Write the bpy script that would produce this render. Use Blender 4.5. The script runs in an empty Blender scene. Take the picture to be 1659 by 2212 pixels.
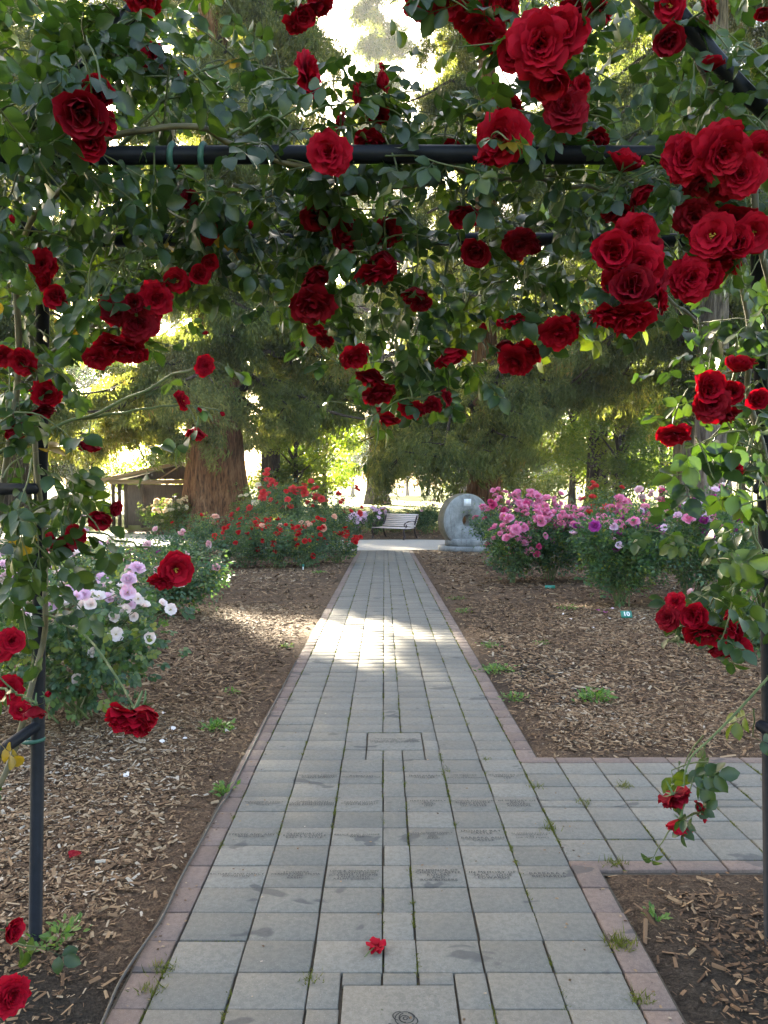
import bpy, math, random
import numpy as np
from mathutils import Vector, Matrix, Euler

SC = bpy.context.scene
COL = SC.collection
rad = math.radians
rng = np.random.default_rng(11)
random.seed(11)

# ------------------------------------------------------------------ camera, sky, sun, exposure
CAM_H = 1.56
F_D = 1660.0                       # focal length in units of a 1659 x 2212 picture
PITCH = math.atan(57 / F_D)
cam = bpy.data.cameras.new('camera')
cam_ob = bpy.data.objects.new('camera', cam)
COL.objects.link(cam_ob)
cam.sensor_fit = 'VERTICAL'
cam.sensor_height = 24.0
cam.lens = 24.0 * F_D / 2212.0
cam.clip_start = 0.05
cam.clip_end = 3000
cam_ob.location = (0, 0, CAM_H)
cam_ob.rotation_euler = (math.pi / 2 - PITCH, 0, 0)
SC.camera = cam_ob

SUN_AZ, SUN_EL = -21.0, 19.0       # azimuth from the view direction (negative: left), elevation
world = bpy.data.worlds.new("World")
SC.world = world
world.use_nodes = True
_nt = world.node_tree
_bg = _nt.nodes['Background']
_sky = _nt.nodes.new('ShaderNodeTexSky')
_sky.sky_type = 'NISHITA'
_sky.sun_disc = False
_sky.sun_elevation = rad(SUN_EL)
_sky.sun_rotation = rad(SUN_AZ)
_nt.links.new(_sky.outputs[0], _bg.inputs[0])
_bg.inputs[1].default_value = 0.055
_sky.air_density = 1.0
_sky.dust_density = 4.5
_sky.ozone_density = 0.2
sun = bpy.data.lights.new('sun', 'SUN')
sun.energy = 5.0
sun.angle = rad(0.5)
sun.color = (1.0, 0.88, 0.66)
sun_ob = bpy.data.objects.new('sun', sun)
COL.objects.link(sun_ob)
_sd = Vector((math.sin(rad(SUN_AZ)) * math.cos(rad(SUN_EL)), math.cos(rad(SUN_AZ)) * math.cos(rad(SUN_EL)), math.sin(rad(SUN_EL))))
sun_ob.rotation_euler = (-_sd).to_track_quat('-Z', 'Y').to_euler()
sun_ob.location = _sd * 60
SC.view_settings.view_transform = 'Standard'
SC.view_settings.look = 'None'
SC.view_settings.exposure = 4.2
SC.view_settings.gamma = 1.0
cy = SC.cycles
cy.max_bounces = 7
cy.diffuse_bounces = 4
cy.glossy_bounces = 3
cy.transmission_bounces = 4
cy.transparent_max_bounces = 6
cy.volume_bounces = 0
cy.sample_clamp_indirect = 6.0
cy.caustics_reflective = False
cy.caustics_refractive = False
cy.use_denoising = True

# ------------------------------------------------------------------ view helpers
FWD = np.array([0, math.cos(PITCH), -math.sin(PITCH)])
UPV = np.array([0, math.sin(PITCH), math.cos(PITCH)])
CAMP = np.array([0, 0, CAM_H])
def at(px, py, d):
    """Point seen at picture position (px, py), d metres ahead of the camera."""
    u = (px - 829.5) / F_D; v = (1106 - py) / F_D
    return CAMP + d * (FWD + np.array([u, 0, 0]) + UPV * v)
def slope(y):
    """The garden falls gently away from the arbor and levels off past the end of the path."""
    return -0.023 * np.clip(np.asarray(y, float) - 4.4, 0, 19.5)
def on_ground(px, py, z=0.0):
    u = (px - 829.5) / F_D; v = (1106 - py) / F_D
    r = FWD + np.array([u, 0, 0]) + UPV * v
    zz = 0.0
    for k in range(40):
        t = (zz + z - CAM_H) / r[2]
        p = CAMP + t * r
        zz = .5 * zz + .5 * float(slope(p[1]))
    return p
def flat_scale(y):
    """Distances below were measured as if the ground were level: factor to the sloping ground."""
    y = np.asarray(y, float)
    return np.where(y <= 4.4, 1.0, np.minimum(1.459 / np.maximum(1.56 - .023 * y, .2), 1.2875))
def place(x, y):
    k = float(flat_scale(y))
    return x * k, y * k, float(slope(y * k)), k
def unflat(y):
    y = np.maximum(np.asarray(y, float), .1)
    return np.where(y <= 4.4, y, np.maximum(1.56 / (1.459 / y + .023), y / 1.2875))

# ------------------------------------------------------------------ object helpers
def tag(o, label=None, cat=None, group=None, kind=None):
    if label: o['label'] = label
    if cat: o['category'] = cat
    if group: o['group'] = group
    if kind: o['kind'] = kind
    return o
def empty(name, loc, label, cat, group=None, rotz=0):
    o = bpy.data.objects.new(name, None)
    o.empty_display_size = 0.2
    COL.objects.link(o)
    o.location = loc
    o.rotation_euler = (0, 0, rotz)
    return tag(o, label, cat, group)
def link(name, me, parent=None, m=None):
    o = bpy.data.objects.new(name, me)
    COL.objects.link(o)
    if parent is not None: o.parent = parent
    if m is not None: o.data.materials.append(m)
    return o

class Acc:
    """Collects vertices and faces (any size) with a per-vertex tint, links them as one mesh."""
    def __init__(self):
        self.v = []; self.f = {3: [], 4: []}; self.t = []; self.n = 0; self.poly = []
    def add(self, v, f, t=0.5):
        v = np.asarray(v, float).reshape(-1, 3)
        if not np.ndim(t): t = np.full(len(v), float(t))
        self.v.append(v); self.t.append(np.asarray(t, float))
        if isinstance(f, np.ndarray):
            self.f[f.shape[1]].append(f + self.n)
        else:
            for k in f:
                if len(k) in (3, 4): self.f[len(k)].append(np.array([k]) + self.n)
                else: self.poly.append([i + self.n for i in k])
        self.n += len(v)
    def box(self, c, s, rz=0, t=0.5, rx=0, ry=0):
        x, y, z = s[0] / 2, s[1] / 2, s[2] / 2
        v = np.array([(-x,-y,-z),(x,-y,-z),(x,y,-z),(-x,y,-z),(-x,-y,z),(x,-y,z),(x,y,z),(-x,y,z)])
        R = np.array(Euler((rx, ry, rz)).to_matrix())
        self.add(v @ R.T + np.asarray(c), [(0,3,2,1),(4,5,6,7),(0,1,5,4),(1,2,6,5),(2,3,7,6),(3,0,4,7)], t)
    def tube(self, pts, r, seg=8, t=0.5, caps=True):
        pts = np.asarray(pts, float)
        n = len(pts)
        r = np.full(n, r) if not np.ndim(r) else np.asarray(r, float)
        tan = np.gradient(pts, axis=0)
        tan /= np.linalg.norm(tan, axis=1)[:, None] + 1e-12
        ref = np.array([0, 0, 1.0]) if abs(tan[0][2]) < 0.9 else np.array([1.0, 0, 0])
        vs = []
        a = np.linspace(0, 2 * math.pi, seg, endpoint=False)
        for i in range(n):
            x = np.cross(tan[i], ref); x /= np.linalg.norm(x) + 1e-12
            y = np.cross(x, tan[i])
            ref = y
            vs.append(pts[i] + r[i] * (np.cos(a)[:, None] * x + np.sin(a)[:, None] * y))
        vs = np.concatenate(vs)
        i, j = np.meshgrid(np.arange(n - 1), np.arange(seg), indexing='ij')
        i = i.ravel(); j = j.ravel(); k = (j + 1) % seg
        f = np.stack([i * seg + j, i * seg + k, (i + 1) * seg + k, (i + 1) * seg + j], 1)
        b = self.n
        self.add(vs, f, t)
        if caps:
            self.poly.append([b + q for q in range(seg)])
            self.poly.append([b + (n - 1) * seg + q for q in range(seg)][::-1])
    def build(self, name, m, parent=None, smooth=False):
        me = self.mesh(name, m, smooth)
        return link(name, me, parent)
    def mesh(self, name, m, smooth=False):
        V = np.concatenate(self.v) if self.v else np.zeros((0, 3))
        T = np.concatenate(self.t) if self.t else np.zeros(0)
        loops = []; starts = []; tot = []; s = 0
        for k in (3, 4):
            if self.f[k]:
                A = np.concatenate(self.f[k])
                loops.append(A.ravel()); starts.append(s + np.arange(len(A)) * k); tot.append(np.full(len(A), k)); s += A.size
        for p in self.poly:
            loops.append(np.array(p)); starts.append(np.array([s])); tot.append(np.array([len(p)])); s += len(p)
        me = bpy.data.meshes.new(name)
        me.vertices.add(len(V)); me.vertices.foreach_set('co', V.astype(np.float32).ravel())
        L = np.concatenate(loops).astype(np.int32); S = np.concatenate(starts).astype(np.int32)
        me.loops.add(len(L)); me.loops.foreach_set('vertex_index', L)
        me.polygons.add(len(S)); me.polygons.foreach_set('loop_start', S)
        if smooth: me.polygons.foreach_set('use_smooth', np.ones(len(S), bool))
        me.update(calc_edges=True)
        me.validate()
        at_ = me.attributes.new('tint', 'FLOAT', 'POINT')
        if len(at_.data) == len(T): at_.data.foreach_set('value', T.astype(np.float32))
        for q in (m if isinstance(m, (list, tuple)) else [m]): me.materials.append(q)
        return me

def norm(a):
    return a / (np.linalg.norm(a, axis=-1, keepdims=True) + 1e-9)
def frames(d, n):
    """Matrices whose columns are side, direction, normal."""
    d = norm(d); x = norm(np.cross(d, n)); n = np.cross(x, d)
    return np.stack([x, d, n], axis=-1)
def scatter(acc, tv, tf, R, pos, scale, tint):
    N, M = len(pos), len(tv)
    scale = np.broadcast_to(np.asarray(scale, float), (N,))
    V = np.einsum('nij,mj->nmi', R, tv) * scale[:, None, None] + pos[:, None, :]
    Fc = (tf[None] + (np.arange(N) * M)[:, None, None]).reshape(-1, tf.shape[1])
    t = np.asarray(tint, float)
    if t.ndim == 1: t = np.repeat(t, M)
    acc.add(V.reshape(-1, 3), Fc, t.ravel())

def curve_pts(ctrl, n=24):
    """Catmull-Rom through the control points."""
    P = np.asarray(ctrl, float)
    if len(P) == 2: P = np.array([P[0], (P[0] + P[1]) / 2, P[1]])
    Q = np.vstack([2 * P[0] - P[1], P, 2 * P[-1] - P[-2]])
    out = []
    m = max(2, n // (len(P) - 1))
    for i in range(1, len(Q) - 2):
        p0, p1, p2, p3 = Q[i - 1], Q[i], Q[i + 1], Q[i + 2]
        for t in np.linspace(0, 1, m, endpoint=False):
            out.append(0.5 * (2 * p1 + (p2 - p0) * t + (2 * p0 - 5 * p1 + 4 * p2 - p3) * t * t + (3 * p1 - p0 - 3 * p2 + p3) * t ** 3))
    out.append(P[-1])
    return np.array(out)

_waves = [(rng.normal(size=2), rng.uniform(0, 6.28)) for _ in range(40)]
def vnoise(x, y, s):
    o = 0
    for k, (w, p) in enumerate(_waves[:14]):
        o = o + np.sin((x * w[0] + y * w[1]) * s * 1.6 + p + 1.7 * np.sin((x * w[1] - y * w[0]) * s * 0.7 + p * 2))
    return o / 14 * 2

# ------------------------------------------------------------------ materials
def new_mat(name):
    m = bpy.data.materials.new(name)
    m.use_nodes = True
    nt = m.node_tree
    return m, nt, nt.nodes['Principled BSDF'], nt.nodes['Material Output']
def ramp(nt, stops, fac):
    r = nt.nodes.new('ShaderNodeValToRGB')
    while len(r.color_ramp.elements) < len(stops): r.color_ramp.elements.new(0.5)
    for e, (p, c) in zip(r.color_ramp.elements, stops):
        e.position = p; e.color = (*c, 1)
    nt.links.new(fac, r.inputs[0])
    return r.outputs[0]
def noise(nt, scale, detail=4, rough=0.6, coord=None, dist=0):
    n = nt.nodes.new('ShaderNodeTexNoise')
    n.inputs['Scale'].default_value = scale; n.inputs['Detail'].default_value = detail
    n.inputs['Roughness'].default_value = rough; n.inputs['Distortion'].default_value = dist
    if coord is not None: nt.links.new(coord, n.inputs['Vector'])
    return n.outputs['Fac']
def coords(nt, scale=(1, 1, 1), kind='Object'):
    c = nt.nodes.new('ShaderNodeTexCoord')
    mp = nt.nodes.new('ShaderNodeMapping')
    mp.inputs['Scale'].default_value = scale
    nt.links.new(c.outputs[kind], mp.inputs[0])
    return mp.outputs[0]
def attr(nt, name='tint'):
    a = nt.nodes.new('ShaderNodeAttribute'); a.attribute_name = name
    return a.outputs['Fac']
def mixc(nt, fac, a, b, mode='MIX'):
    x = nt.nodes.new('ShaderNodeMix'); x.data_type = 'RGBA'; x.blend_type = mode
    for s, v in ((x.inputs[0], fac), (x.inputs[6], a), (x.inputs[7], b)):
        if hasattr(v, 'is_linked'): nt.links.new(v, s)
        else: s.default_value = v if not isinstance(v, tuple) else (*v, 1)
    return x.outputs[2]
def mth(nt, op, a, b=0.0):
    x = nt.nodes.new('ShaderNodeMath'); x.operation = op
    for s, v in ((x.inputs[0], a), (x.inputs[1], b)):
        if hasattr(v, 'is_linked'): nt.links.new(v, s)
        else: s.default_value = v
    return x.outputs[0]
def bump(nt, bsdf, h, strength=0.5, dist=0.01):
    b = nt.nodes.new('ShaderNodeBump')
    b.inputs['Strength'].default_value = strength; b.inputs['Distance'].default_value = dist
    nt.links.new(h, b.inputs['Height']); nt.links.new(b.outputs[0], bsdf.inputs['Normal'])

def leaf_mat(name, stops, trans, tmix=0.4, rough=0.45, spec=0.5, nscale=None):
    m, nt, p, out = new_mat(name)
    col = ramp(nt, stops, attr(nt))
    if nscale:
        nz = noise(nt, nscale, 3, 0.6, coords(nt))
        col = mixc(nt, mth(nt, 'MULTIPLY', nz, 0.35), col, tuple(c * 0.45 for c in stops[0][1]))
    nt.links.new(col, p.inputs['Base Color'])
    p.inputs['Roughness'].default_value = rough
    p.inputs['Specular IOR Level'].default_value = spec
    tr = nt.nodes.new('ShaderNodeBsdfTranslucent')
    tc = mixc(nt, 1.0, col, trans, 'MULTIPLY')
    nt.links.new(tc, tr.inputs['Color'])
    mx = nt.nodes.new('ShaderNodeMixShader'); mx.inputs[0].default_value = tmix
    nt.links.new(p.outputs[0], mx.inputs[1]); nt.links.new(tr.outputs[0], mx.inputs[2])
    nt.links.new(mx.outputs[0], out.inputs['Surface'])
    return m
def plain(name, c, rough=0.6, metal=0, spec=0.5, nz=None, amt=0.3, bmp=0, dark=0.4, scale3=(1, 1, 1)):
    m, nt, p, out = new_mat(name)
    p.inputs['Roughness'].default_value = rough; p.inputs['Metallic'].default_value = metal
    p.inputs['Specular IOR Level'].default_value = spec
    if nz:
        n = noise(nt, nz, 5, 0.65, coords(nt, scale3))
        f = mth(nt, 'MULTIPLY', ramp(nt, [(0.35, (0, 0, 0)), (0.7, (1, 1, 1))], n), amt)
        nt.links.new(mixc(nt, f, c, tuple(x * dark for x in c)), p.inputs['Base Color'])
        if bmp: bump(nt, p, n, bmp, 0.01)
    else:
        p.inputs['Base Color'].default_value = (*c, 1)
    return m

M = {}
M['rose_leaf'] = leaf_mat('rose_leaf', [(0.0, (0.011, 0.030, 0.009)), (0.45, (0.026, 0.060, 0.015)), (0.8, (0.055, 0.098, 0.018)), (0.95, (0.10, 0.14, 0.018)), (1.0, (0.22, 0.16, 0.012))],
                          (2.2, 2.0, 0.6), 0.40, 0.34, 0.6, 40)
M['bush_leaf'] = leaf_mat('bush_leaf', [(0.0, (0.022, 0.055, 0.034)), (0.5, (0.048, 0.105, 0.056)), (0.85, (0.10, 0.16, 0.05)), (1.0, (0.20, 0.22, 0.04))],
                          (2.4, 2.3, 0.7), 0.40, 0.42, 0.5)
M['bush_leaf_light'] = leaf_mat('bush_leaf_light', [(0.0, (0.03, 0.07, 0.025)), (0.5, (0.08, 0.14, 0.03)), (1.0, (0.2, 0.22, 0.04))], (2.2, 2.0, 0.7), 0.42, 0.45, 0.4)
M['sequoia'] = leaf_mat('sequoia', [(0.0, (0.048, 0.070, 0.030)), (0.5, (0.115, 0.145, 0.052)), (0.85, (0.20, 0.205, 0.065)), (1.0, (0.24, 0.17, 0.07))],
                        (2.3, 2.1, 0.9), 0.54, 0.6, 0.25)
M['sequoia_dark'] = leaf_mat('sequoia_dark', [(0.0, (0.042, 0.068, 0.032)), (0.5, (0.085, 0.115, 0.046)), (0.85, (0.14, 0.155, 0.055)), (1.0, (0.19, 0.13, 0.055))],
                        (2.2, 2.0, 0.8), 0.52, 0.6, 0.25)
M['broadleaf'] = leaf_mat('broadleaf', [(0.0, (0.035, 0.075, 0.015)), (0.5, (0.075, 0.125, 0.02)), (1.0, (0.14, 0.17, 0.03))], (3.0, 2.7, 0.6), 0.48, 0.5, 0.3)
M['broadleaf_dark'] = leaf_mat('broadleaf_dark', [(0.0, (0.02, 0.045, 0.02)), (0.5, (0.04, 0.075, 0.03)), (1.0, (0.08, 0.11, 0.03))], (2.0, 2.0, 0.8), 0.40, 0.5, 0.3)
M['weed'] = leaf_mat('weed', [(0.0, (0.05, 0.12, 0.03)), (0.5, (0.10, 0.19, 0.045)), (1.0, (0.2, 0.26, 0.06))], (1.8, 1.8, 0.8), 0.35, 0.5, 0.3)
M['moss'] = leaf_mat('moss', [(0.0, (0.05, 0.06, 0.012)), (0.5, (0.11, 0.13, 0.02)), (1.0, (0.2, 0.19, 0.04))], (1.5, 1.5, 0.8), 0.25, 0.7, 0.2)

def petal_mat(name, stops, trans=(1.6, 1.2, 1.2), tmix=0.25, rough=0.5, spec=0.25):
    m = leaf_mat(name, stops, trans, tmix, rough, spec)
    return m
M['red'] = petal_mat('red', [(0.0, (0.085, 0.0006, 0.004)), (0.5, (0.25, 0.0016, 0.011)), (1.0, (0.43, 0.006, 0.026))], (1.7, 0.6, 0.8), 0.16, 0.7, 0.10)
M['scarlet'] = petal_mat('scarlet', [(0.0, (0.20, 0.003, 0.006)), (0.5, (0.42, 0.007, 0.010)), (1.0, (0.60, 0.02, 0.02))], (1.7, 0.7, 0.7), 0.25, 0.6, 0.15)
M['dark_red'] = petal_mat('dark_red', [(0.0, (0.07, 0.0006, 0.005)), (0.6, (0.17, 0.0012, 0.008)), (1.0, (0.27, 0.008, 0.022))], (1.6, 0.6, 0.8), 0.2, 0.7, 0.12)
M['coral'] = petal_mat('coral', [(0.0, (0.40, 0.012, 0.02)), (0.6, (0.58, 0.03, 0.035)), (1.0, (0.68, 0.08, 0.07))])
M['pink'] = petal_mat('pink', [(0.0, (0.82, 0.68, 0.68)), (0.5, (0.78, 0.42, 0.55)), (1.0, (0.70, 0.13, 0.36))])
M['hot_pink'] = petal_mat('hot_pink', [(0.0, (0.70, 0.30, 0.35)), (0.5, (0.65, 0.10, 0.25)), (1.0, (0.50, 0.02, 0.16))])
M['magenta'] = petal_mat('magenta', [(0.0, (0.16, 0.008, 0.12)), (0.6, (0.30, 0.018, 0.22)), (1.0, (0.44, 0.06, 0.36))])
M['lavender'] = petal_mat('lavender', [(0.0, (0.80, 0.70, 0.76)), (0.6, (0.77, 0.62, 0.74)), (1.0, (0.72, 0.50, 0.70))])
M['white'] = petal_mat('white', [(0.0, (0.76, 0.72, 0.56)), (0.5, (0.80, 0.77, 0.72)), (1.0, (0.80, 0.74, 0.78))])
M['pale_pink'] = petal_mat('pale_pink', [(0.0, (0.74, 0.42, 0.42)), (0.6, (0.76, 0.52, 0.55)), (1.0, (0.78, 0.62, 0.64))])
M['peach'] = petal_mat('peach', [(0.0, (0.72, 0.36, 0.18)), (0.6, (0.76, 0.46, 0.32)), (1.0, (0.78, 0.58, 0.46))])
M['cream'] = petal_mat('cream', [(0.0, (0.75, 0.62, 0.25)), (0.6, (0.8, 0.74, 0.5)), (1.0, (0.8, 0.78, 0.66))])
M['stamen'] = plain('stamen', (0.45, 0.30, 0.04), 0.8)
M['sepal'] = plain('sepal', (0.07, 0.13, 0.035), 0.6, nz=80, amt=0.4)

def cane_mat(name, a, b):
    m, nt, p, out = new_mat(name)
    n = noise(nt, 14, 4, 0.6, coords(nt, (1, 1, 1)))
    nt.links.new(ramp(nt, [(0.3, a), (0.7, b)], n), p.inputs['Base Color'])
    p.inputs['Roughness'].default_value = 0.6
    bump(nt, p, noise(nt, 90, 3, 0.6, coords(nt)), 0.3, 0.003)
    return m
M['cane_brown'] = cane_mat('cane_brown', (0.06, 0.055, 0.03), (0.15, 0.125, 0.06))
M['cane_green'] = cane_mat('cane_green', (0.055, 0.09, 0.025), (0.12, 0.15, 0.045))
M['twig'] = cane_mat('twig', (0.05, 0.07, 0.02), (0.12, 0.13, 0.04))

def bark_mat(name, dark, mid, light, vs=0.35, sc=5.0, st=1.0):
    m, nt, p, out = new_mat(name)
    c = coords(nt, (sc, sc, sc * vs * 0.3))
    n1 = noise(nt, 1.6, 6, 0.65, c, 0.6)
    n2 = noise(nt, 6.0, 4, 0.6, coords(nt, (sc, sc, sc * 0.12)))
    h = mth(nt, 'ADD', mth(nt, 'MULTIPLY', n1, 0.6), mth(nt, 'MULTIPLY', n2, 0.4))
    col = ramp(nt, [(0.40, dark), (0.5, mid), (0.62, light)], h)
    col = mixc(nt, mth(nt, 'MULTIPLY', noise(nt, 0.8, 3, 0.5, coords(nt)), 0.5), col, tuple(x * 0.6 for x in mid))
    nt.links.new(col, p.inputs['Base Color'])
    p.inputs['Roughness'].default_value = 0.9; p.inputs['Specular IOR Level'].default_value = 0.15
    bump(nt, p, h, st, 0.09)
    return m
M['bark_red'] = bark_mat('bark_red', (0.030, 0.014, 0.007), (0.19, 0.092, 0.044), (0.33, 0.18, 0.09))
M['bark_grey'] = bark_mat('bark_grey', (0.035, 0.028, 0.024), (0.16, 0.130, 0.112), (0.28, 0.24, 0.21))
M['bark_dark'] = bark_mat('bark_dark', (0.015, 0.011, 0.008), (0.06, 0.045, 0.032), (0.12, 0.09, 0.065))
M['black_paint'] = plain('black_paint', (0.005, 0.006, 0.009), 0.5, 0.0, 0.2, nz=30, amt=0.5, dark=2.2)
M['tie'] = plain('tie', (0.045, 0.14, 0.105), 0.5, nz=60, amt=0.3)
M['hose'] = plain('hose', (0.03, 0.03, 0.03), 0.5, nz=20, amt=0.5, dark=2.0)

# pavers: per-paver tint, wear, wet patches of their own shape, fine speckle
def paver_mat(name, a, b, wet=True):
    m, nt, p, out = new_mat(name)
    base = ramp(nt, [(0.0, a), (1.0, b)], attr(nt))
    c = coords(nt)
    base = mixc(nt, mth(nt, 'MULTIPLY', noise(nt, 9, 5, 0.7, c), 0.45), base, tuple(x * 0.62 for x in a))
    n_sp = noise(nt, 260, 2, 0.7, c)
    base = mixc(nt, ramp(nt, [(0.63, (0, 0, 0)), (0.74, (0.5, 0.5, 0.5))], n_sp), base, (0.42, 0.42, 0.40))
    base = mixc(nt, ramp(nt, [(0.28, (0.6, 0.6, 0.6)), (0.40, (0, 0, 0))], n_sp), base, tuple(x * 0.4 for x in a))
    n_md = noise(nt, 48, 4, 0.75, c)
    base = mixc(nt, ramp(nt, [(0.42, (0.34, 0.34, 0.34)), (0.56, (0, 0, 0))], n_md), base, tuple(x * 0.5 for x in a))
    nm = noise(nt, 3.1, 3, 0.55, coords(nt, (1.0, 1.5, 1)), 0.4)
    wetf = ramp(nt, [(0.640, (0, 0, 0)), (0.665, (0.62, 0.62, 0.62))], nm)
    stain = ramp(nt, [(0.5, (0, 0, 0)), (0.75, (0.35, 0.35, 0.35))], noise(nt, 1.1, 4, 0.7, c))
    base = mixc(nt, stain, base, (0.085, 0.082, 0.072))
    if wet: base = mixc(nt, wetf, base, (0.05, 0.05, 0.05))
    nt.links.new(base, p.inputs['Base Color'])
    p.inputs['Roughness'].default_value = 0.82
    p.inputs['Specular IOR Level'].default_value = 0.3
    bump(nt, p, n_sp, 0.25, 0.003)
    return m
M['paver'] = paver_mat('paver', (0.158, 0.149, 0.128), (0.225, 0.210, 0.178))
M['paver_red'] = paver_mat('paver_red', (0.160, 0.115, 0.096), (0.215, 0.160, 0.134))
M['engraving'] = plain('engraving', (0.022, 0.022, 0.022), 0.9, nz=60, amt=0.4)
def ground_mat():
    m, nt, p, out = new_mat('ground')
    c = coords(nt)
    n1 = noise(nt, 0.9, 4, 0.6, c); n2 = noise(nt, 34, 5, 0.75, c, 1.2); n3 = noise(nt, 120, 3, 0.7, c)
    h = mth(nt, 'ADD', mth(nt, 'MULTIPLY', n2, 0.65), mth(nt, 'MULTIPLY', n3, 0.35))
    mulch = ramp(nt, [(0.34, (0.024, 0.016, 0.011)), (0.47, (0.085, 0.054, 0.034)), (0.58, (0.20, 0.13, 0.08)), (0.70, (0.36, 0.27, 0.19))], h)
    mulch = mixc(nt, ramp(nt, [(0.4, (0, 0, 0)), (0.62, (0.6, 0.6, 0.6))], n1), mulch, (0.050, 0.034, 0.024))
    grass = ramp(nt, [(0.3, (0.10, 0.13, 0.03)), (0.6, (0.20, 0.22, 0.06)), (0.8, (0.32, 0.30, 0.12))], noise(nt, 3.0, 6, 0.75, c))
    f = ramp(nt, [(0.25, (0, 0, 0)), (1.0, (1, 1, 1))], attr(nt))
    soil = ramp(nt, [(0.35, (0.012, 0.010, 0.008)), (0.55, (0.040, 0.033, 0.026)), (0.72, (0.10, 0.085, 0.065))], h)
    mulch = mixc(nt, ramp(nt, [(0.0, (1, 1, 1)), (0.22, (0, 0, 0))], attr(nt)), mulch, soil)
    nt.links.new(mixc(nt, f, mulch, grass), p.inputs['Base Color'])
    p.inputs['Roughness'].default_value = 0.95; p.inputs['Specular IOR Level'].default_value = 0.1
    bump(nt, p, h, 0.8, 0.03)
    return m
M['ground'] = ground_mat()
M['plaza'] = plain('plaza', (0.46, 0.42, 0.37), 0.9, nz=12, amt=0.5, dark=0.7, bmp=0.2)
M['joint_soil'] = plain('joint_soil', (0.075, 0.060, 0.042), 0.95, nz=60, amt=0.6, bmp=0.4)
def chip_mat():
    m, nt, p, out = new_mat('wood_chip')
    col = ramp(nt, [(0.0, (0.035, 0.020, 0.012)), (0.3, (0.10, 0.058, 0.032)), (0.55, (0.21, 0.125, 0.068)), (0.78, (0.34, 0.225, 0.125)), (0.92, (0.42, 0.32, 0.21)), (1.0, (0.50, 0.43, 0.34))], attr(nt))
    nt.links.new(mixc(nt, mth(nt, 'MULTIPLY', noise(nt, 140, 3, 0.6, coords(nt)), 0.5), col, (0.08, 0.05, 0.03)), p.inputs['Base Color'])
    p.inputs['Roughness'].default_value = 0.85; p.inputs['Specular IOR Level'].default_value = 0.2
    return m
M['chip'] = chip_mat()
def stone_mat():
    m, nt, p, out = new_mat('millstone')
    c = coords(nt)
    n = noise(nt, 3.2, 6, 0.7, c, 0.5); f = noise(nt, 60, 4, 0.7, c)
    col = ramp(nt, [(0.3, (0.10, 0.105, 0.10)), (0.48, (0.20, 0.205, 0.20)), (0.62, (0.28, 0.285, 0.275))], n)
    streak = noise(nt, 5.0, 4, 0.6, coords(nt, (4, 4, 0.5)))
    col = mixc(nt, ramp(nt, [(0.55, (0, 0, 0)), (0.7, (0.6, 0.6, 0.6))], streak), col, (0.08, 0.075, 0.055))
    col = mixc(nt, ramp(nt, [(0.5, (0, 0, 0)), (0.7, (0.4, 0.4, 0.4))], f), col, (0.36, 0.36, 0.35))
    nt.links.new(col, p.inputs['Base Color'])
    p.inputs['Roughness'].default_value = 0.9
    bump(nt, p, f, 0.4, 0.01)
    return m
M['stone'] = stone_mat()
M['stone_rim'] = plain('stone_rim', (0.17, 0.145, 0.095), 0.9, nz=6, amt=0.7, dark=.45, bmp=.4)  # weathered brown; tone also stands in for sunlight yellowing the rim
M['plaque'] = plain('plaque', (0.70, 0.71, 0.72), 0.4, 0.0, nz=20, amt=0.15, dark=0.8)
M['bench_wood'] = plain('bench_wood', (0.72, 0.60, 0.55), 0.5, nz=20, amt=0.3, dark=0.75, scale3=(0.3, 3, 3))
M['iron'] = plain('iron', (0.035, 0.02, 0.018), 0.5, 0.3, nz=40, amt=0.4)
M['shed_wood'] = plain('shed_wood', (0.13, 0.10, 0.085), 0.85, nz=8, amt=0.7, dark=0.35, bmp=0.5, scale3=(6, 6, 0.5))
M['shed_post'] = plain('shed_post', (0.11, 0.082, 0.062), 0.8, nz=10, amt=0.5, scale3=(4, 4, 0.6))
M['shed_beam'] = plain('shed_beam', (0.36, 0.28, 0.20), 0.8, nz=10, amt=0.4, scale3=(0.6, 4, 4))
M['shed_roof'] = plain('shed_roof', (0.24, 0.22, 0.21), 0.7, nz=20, amt=0.5, bmp=0.4)
M['sign_green'] = plain('sign_green', (0.012, 0.19, 0.13), 0.4, nz=15, amt=0.15)
M['sign_white'] = plain('sign_white', (0.75, 0.76, 0.75), 0.5, nz=15, amt=0.1, dark=0.8)

# ------------------------------------------------------------------ the ground
XC = [-0.812, -0.708, -0.472, -0.236, -0.005, 0.108, 0.326, 0.547, 0.767, 0.878]   # joints along the path
PATH_END = 23.9
def path_dist(x, y):
    """Distance outside the main path or the side path (negative inside)."""
    a = np.maximum(np.maximum(XC[0] - x, x - XC[-1]), y - PATH_END)
    b = np.maximum(np.maximum(3.068 - y, y - 4.367), 0.5 - x)
    return np.minimum(a, b)
def plaza_in(x, y):
    y0 = unflat(y); x = x * y0 / np.maximum(y, .1); y = y0
    yl = 18.75 + np.where(x < -2, (-2 - x) * 0.22, 0); yh = 22.2 + np.where(x < -1.5, (-1.5 - x) * 0.42, 0)
    return np.minimum(y - yl, yh - y)
def gh(x, y):
    x = np.asarray(x, float); y = np.asarray(y, float)
    d = path_dist(x, y)
    out = np.clip((d - 0.02) / 0.35, 0, 1)
    h = -0.012 + out * (0.022 + 0.022 * vnoise(x, y, 1.1) + 0.008 * vnoise(x + 9, y, 4.0))
    h = np.where(d < 0.0, -0.03, h)
    p = plaza_in(x, y)
    return np.where(p > -0.3, np.minimum(h, -0.03), h) + slope(y)
def gz(x, y): return float(gh(np.array([x]), np.array([y]))[0])

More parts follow.
